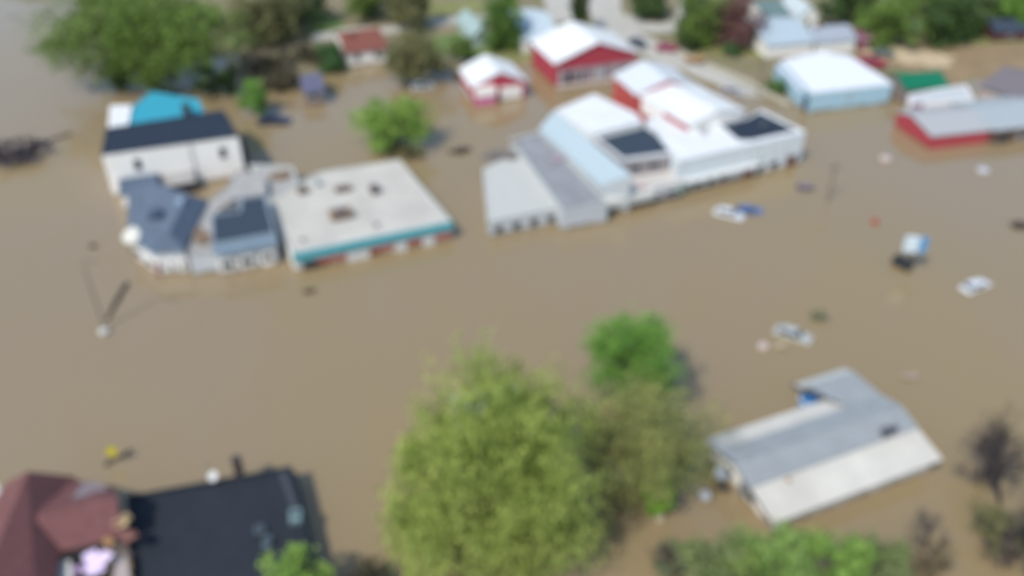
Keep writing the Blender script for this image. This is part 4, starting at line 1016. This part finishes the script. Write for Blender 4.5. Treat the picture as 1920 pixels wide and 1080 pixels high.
# ------------------------------------------------------------------ cars, signs, floating things
def paint(name, rgb): return mat(name, rgb, rough=.35, var=.04, spec=.5, coat=.3, k=.8)
floating_car('car', 'white car awash on its own at the far right of the open water', 1832, 530, .5, paint('white_car_paint', (226, 228, 230)), .72)
floating_car('car', 'pale silver car nose-down in the water with dark glass, beside the drifting branch', 1488, 622, -.55, paint('silver_car_paint', (188, 190, 184)), .6)
floating_car('car', 'mauve grey car awash off the right end of the white facade', 1516, 346, .1, paint('mauve_car_paint', (140, 118, 124)), .95)
floating_car('car', 'white car at the left end of the pair off the white facade', 1368, 396, -.5, paint('white_car_paint', (226, 228, 230)), .62)
floating_car('car', 'blue car of the pair off the white facade', 1404, 390, .1, paint('blue_car_paint', (74, 112, 168)), .7)
floating_car('car', 'dark blue car shape on the dark blob right of the small bright tree', 514, 224, .05, paint('dark_blue_car_paint', (56, 62, 84)), .45, scale=1.25)  # dark car shape set on the dark blob beside the young tree
floating_car('car', 'silver car at the waterline under the olive tree', 792, 158, .3, paint('light_silver_car_paint', (196, 202, 204)), .45)
floating_car('car', 'pale grey car on the flooded street beside the long white roof', 1372, 170, -.5, paint('grey_car_paint', (176, 176, 180)), .3)
def dry_car(name, label, px, py, rz, pm, scale=1.0):
    p = P(px, py, .8); return floating_car(name, label, px, py, rz, pm, z=ground_z(p.x, p.y) + .12, scale=scale)
dry_car('car', 'dark blue car parked behind the right eave of the large red barn', 1196, 84, -.9, paint('navy_car_paint', (66, 78, 100)))
dry_car('car', 'crimson car parked on the road by the dark bush', 1250, 93, -.2, paint('crimson_car_paint', (176, 52, 92)))
dry_car('truck', 'red truck parked behind the pale blue building', 1632, 122, -.2, paint('red_truck_paint', (182, 66, 88)), 1.3)
dry_car('car', 'grey green car parked beside the red truck', 1656, 104, -.4, paint('grey_green_car_paint', (110, 122, 120)))

def road_sign(name, label, px, py, h, face_m, w_, h_, tilt=(0, 0, 0), rz=0, cat='sign', post_r=.05):
    p = P(px, py, 0)
    r = thing(name, label, cat, (p.x, p.y, 0), rz); r.rotation_euler = (tilt[0], tilt[1], rz)
    MB().tube([(0, 0, -1.2), (0, 0, h)], [post_r, post_r], 8).build('post', STEEL, r)
    MB().box(-w_ / 2, w_ / 2, -.1, -.055, h - h_, h).build('sign_face', face_m, r)
    MB().box(-w_ / 2 - .03, w_ / 2 + .03, -.054, -.05 + .02, h - h_ - .03, h + .03).build('sign_back', STEEL, r)
    return r
road_sign('road_sign', 'yellow sign leaning in the water above the maroon roof', 203, 870, 2.5, mat('sign_yellow', (214, 200, 60), k=.85), 1.0, 1.2, (.0, .42, 0), .1)
p = P(222, 858, .05)
r = thing('sign_shadow_strip', 'dark strip laid as the cast shadow of the leaning yellow sign', 'plank', (p.x, p.y, 0), .85)  # dark strip drawn where the leaning sign casts its shadow
MB().box(-1.5, 1.5, -.14, .14, -.05, .14).build('shadow_board', mat('dark_wood_or_shadow', (74, 64, 56)), r)
MB().box(-1.2, -1.0, -.3, .3, .143, .22).build('shadow_batten', mat('dark_wood_or_shadow', (74, 64, 56)), r)
# tall blue and white pole sign on its own
p = P(1703, 508, 0)
r = thing('pole_sign', 'tall blue and white square pole sign standing in the open water at right', 'sign', (p.x, p.y, 0), -.15)
MB().tube([(0, 0, -1.5), (0, 0, 3.2)], [.12, .12], 8).build('post', STEEL, r)
MB().box(-1.5, .25, -.22, .22, 3.0, 5.2).build('white_face', mat('sign_white', (206, 218, 224), k=.85), r)
MB().box(.253, 1.35, -.22, .22, 3.0, 5.2).build('blue_face', mat('sign_blue', (98, 150, 190), k=.8), r)
MB().box(-1.6, 1.45, -.16, .16, 2.9, 2.997).build('frame', STEEL, r)
p = P(1692, 494, .4)
r = thing('dumpster', 'dark tipped waste bin afloat at the foot of the pole sign', 'bin', (p.x, p.y, -.15), -.9)
r.rotation_euler = (.25, .15, -.9)
MB().add([(-1.1, -.6, 0), (1.1, -.6, 0), (1.1, .6, 0), (-1.1, .6, 0), (-1.25, -.75, 1.1), (1.25, -.75, 1.1), (1.25, .75, 1.1), (-1.25, .75, 1.1)], [(3, 2, 1, 0), (0, 1, 5, 4), (1, 2, 6, 5), (2, 3, 7, 6), (3, 0, 4, 7), (4, 5, 6, 7)]).build('body', mat('black_green_steel', (58, 62, 60)), r)
MB().box(-1.28, 1.28, -.78, .0, 1.11, 1.17).build('lid', mat('black_plastic', (50, 52, 52)), r); MB().box(-1.28, 1.28, .02, .78, 1.11, 1.17).build('lid', mat('black_plastic', (50, 52, 52)), r)
# street lamp standing alone in the water, with its base junk
p = P(196, 615, 0)
r = thing('street_lamp', 'thin grey street lamp standing alone in the water at left', 'lamp', (p.x, p.y, 0))
MB().tube([(0, 0, -1.5), (0, 0, 6), (0, 0, 9.5)], [.13, .1, .07], 8).build('pole', mat('galvanised_pole', (126, 120, 112)), r)
MB().tube([(0, 0, 9.4), (.5, -.2, 9.8), (1.3, -.4, 9.9)], [.06, .05, .05], 6).build('arm', mat('galvanised_pole', (126, 120, 112)), r)
MB().box(1.2, 1.8, -.55, -.3, 9.82, 9.98).build('lamp_head', mat('galvanised_pole', (126, 120, 112)), r)
def log(name, label, a, b_, rad, m, cat='log'):
    A_, B_ = P(*a, 0), P(*b_, 0)
    d_ = B_ - A_; r = thing(name, label, cat, A_, math.atan2(d_.y, d_.x)); Ln = d_.length
    MB().tube([(0, 0, 0), (Ln * .5, .1, .03), (Ln, 0, .02)], [rad * .8, rad, rad * 1.15], 8).build('trunk', m, r)
    tw = MB()
    for k in range(4): x = Ln * (.3 + .17 * k); tw.tube([(x, 0, .03), (x + .5, (-1) ** k * .55, .1)], [rad * .4, rad * .12], 5)
    tw.build('twigs', m, r); return r
log('drift_log_or_shadow', 'dark strip laid as the lamp pole shadow, running from its foot', (201, 600), (238, 532), .28, mat('dark_wood_or_shadow', (74, 64, 56)))  # dark log shape standing in for the pole's cast shadow
def tub(name, label, px, py, m, rad=.55, h=.5, cat='tub', lid=None):
    p = P(px, py, .2); r = thing(name, label, cat, (p.x, p.y, -.1))
    MB().lathe([(rad * .85, 0), (rad, h * .6), (rad, h), (rad * .9, h + .06)], (0, 0, 0), 16).build('shell', m, r)
    MB().lathe([(rad * .8, h + .063), (rad * .75, h + .14), (.08, h + .18)], (0, 0, 0), 16).build('lid', lid or m, r)
    return r
tub('float_tub', 'round white tub floating at the foot of the street lamp', 195, 622, mat('tub_white', (206, 204, 196)), .6)
tub('float_tub', 'pinkish white tub floating left of the silver car', 1431, 650, mat('tub_pinkish', (208, 192, 184)), .6)
tub('float_tub', 'white tub floating off the left corner of the long red building', 1660, 298, mat('tub_pinkish', (208, 192, 184)), .85)
tub('float_tub', 'pale grey tub floating in front of the long red building', 1843, 320, mat('tub_pale_grey', (196, 196, 200)), .95)
tub('barrel', 'red barrel floating alone in the water right of centre', 1640, 416, mat('barrel_red', (176, 88, 82)), .5, .6, 'barrel')
tub('float_tub', 'beige tub floating right of the lime bush', 1237, 972, mat('tub_beige', (198, 184, 162)), .4)
scrap('floating_boards', 'tan boards awash just below the silver car', 1468, 650, .02, 1.9, .9, mat('pale_tan_board', (186, 172, 140)), .1, .03)
scrap('floating_boards', 'dark boards awash at the right edge above the white car', 1916, 424, .02, 2.6, 1.6, mat('dark_wood_or_shadow', (74, 64, 56)), .2, .05)
scrap('floating_boards', 'thin dark boards awash right of the street lamp', 580, 547, .02, 1.4, .5, mat('dark_wood_or_shadow', (74, 64, 56)), .2, .04)
scrap('floating_boards', 'short dark board awash left of the slate mansard roof', 174, 463, .02, .8, .5, mat('dark_wood_or_shadow', (74, 64, 56)), .2, .04)
scrap('floating_boards', 'pale boards awash to the right above the metal roof', 1706, 708, .02, 1.8, .8, mat('faded_board', (170, 156, 138)), .2, .03)
scrap('orange_debris', 'orange debris heap on the bank behind the white hall', 1305, 112, .9, 3.6, 2.4, mat('orange_brown_debris', (178, 140, 98)), .2, .12)
scrap('pale_debris', 'pale blue-white sheet at the left gable of the metal-roofed house', 1352, 888, .5, 1.5, 1.6, mat('pale_blue_sheet', (190, 200, 212)), .3, .12, 'sheet')
tub('float_tub', 'bluish white tub near the left gable of the metal-roofed house', 1322, 930, mat('tub_bluish', (198, 202, 210)), .55)
scrap('willow_debris', 'white boat-shaped sheet under the right side of the willow', 1150, 880, 2.0, 1.6, 3.0, WHITE, .2, .1, 'sheet')
scrap('dark_board', 'small dark board at the left gable of the metal-roofed house', 1358, 918, .05, 1.0, .8, DARK, .2, .05)
tree('brush_and_reflection', 'wide mass of dark brush and painted reflection around the bare trees at the left edge', 30, 285, .9, 6.5, 1.2, leaf_mat('twig_reflection_leaf', (70, 66, 76), (112, 104, 116), k=.8), ry=5.5, clumps=90, per=22, leaf=.24, seed=70, cat='brush', hollow=.1)  # bluish dark mass, partly coloured as the trees' reflection in the water
log('drift_log_or_shadow', 'dark log trailing right from the half-sunk brush at the left edge', (72, 272), (132, 252), .3, mat('dark_wood_or_shadow', (74, 64, 56)))
bare_tree('bare_tree', 'grey leafless tree left of the blue-grey house, nearer the water', 545, 128, 7.5, .8, BARK2, 71, 6)
bare_tree('bare_tree', 'grey leafless tree behind the dark thicket, upper left of centre', 470, 70, 8.5, .8, BARK2, 72, 6)
bare_tree('bare_tree', 'leafless tree in front of the dusty blue-grey roof, right of the young tree', 590, 190, 5.0, .85, BARK2, 73, 5)
tree('brown_shrub', 'brown shrubby growth at the waterline above the young green tree', 520, 150, 1.8, 5.0, 2.2, leaf_mat('brush_brown_leaf', (70, 66, 52), (104, 98, 76), k=LK), ry=3.5, clumps=80, per=20, leaf=.26, seed=74, cat='shrub', hollow=.1)
root, f, L_, W_, E = gable_house('willow_house', 'pale roofed house mostly hidden behind the huge willow', (880, 835), (1000, 810), 2.6, 4.0, (866, 742), WHITE, mat('pale_blue_grey_metal', (206, 214, 216), k=.76), over=.3)
fenestrate(root, E['front'], 2, .6, 1.8)
for lb, x, y, hh in (('thin weathered utility pole standing in the water off the right end of the white facade', 1552, 376, 6.0), ('thin weathered utility pole on the muddy street behind the white hall', 1420, 178, 7.0)):
    p = P(x, y, 0); r = thing('utility_pole', lb, 'pole', (p.x, p.y, 0), .3)
    MB().tube([(0, 0, -1.5), (0, 0, hh)], [.14, .1], 8).build('pole', mat('weathered_wood', (112, 100, 90)), r)
    MB().box(-1.1, 1.1, .105, .2, hh - .6, hh - .45).build('crossarm', mat('weathered_wood', (112, 100, 90)), r)
    for q in (-1.0, -.4, .4, 1.0):
        MB().lathe([(.05, 0), (.07, .08), (.03, .18)], (q, .15, hh - .448), 8).build('insulator', mat('insulator_grey', (150, 154, 156), rough=.3), r)
scrap('floating_boards', 'dark boards awash between the bushy tree and the pale concrete roof', 862, 284, .02, 3.2, 1.8, mat('dark_wood_or_shadow', (74, 64, 56)), .2, .05)
tree('brown_shrub', 'low brown shrubs on the mud between the thicket and the rust-roofed house', 590, 100, 1.6, 4.5, 2.0, leaf_mat('brush_brown_leaf', (70, 66, 52), (104, 98, 76), k=LK), ry=4.0, clumps=80, per=20, leaf=.28, seed=75, cat='shrub', hollow=.1)
tree('treeline_tree', 'dull olive tree at the top edge right of the spreading tree', 470, 40, 5.5, 5.5, 5.5, OLIVE, clumps=120, per=22, leaf=.34, seed=76, group='trees along the top of the town')
tree('garden_tree', 'small green tree on the lawn behind the small red barn', 868, 92, 2.4, 2.6, 2.6, MID, clumps=60, per=24, leaf=.28, seed=77)
tree('brown_brush', 'spreading brown leafless-looking brush around the dark bare tree at the right edge', 1862, 858, 3.0, 3.2, 3.0, leaf_mat('dusky_twig_leaf', (80, 70, 72), (118, 104, 100), k=.9), ry=2.6, clumps=70, per=22, leaf=.13, seed=80, hollow=.1, cat='brush')
tree('brown_brush', 'brown brush in the bottom right corner below the grey-green thin shrub', 1900, 1030, 2.0, 2.8, 2.2, leaf_mat('dusky_twig_leaf', (80, 70, 72), (118, 104, 100), k=.9), ry=2.6, clumps=60, per=20, leaf=.13, seed=81, hollow=.1, cat='brush')
# blue pool tub in the notch of the metal roof
p = P(1520, 748, .8)
r = thing('paddling_pool', 'bright blue round pool in the notch of the metal-roofed house', 'pool', (p.x, p.y, 0))
MB().lathe([(1.15, -.4), (1.2, .75), (1.05, .8), (1.0, .45), (.1, .42)], (0, 0, 0), 20).build('pool_wall', mat('pool_blue', (58, 132, 196), k=.85), r)
MB().lathe([(1.22, .76), (1.27, .8), (1.22, .86), (1.1, .86), (1.06, .81)], (0, 0, 0), 20, False).build('rim', TRIM, r)
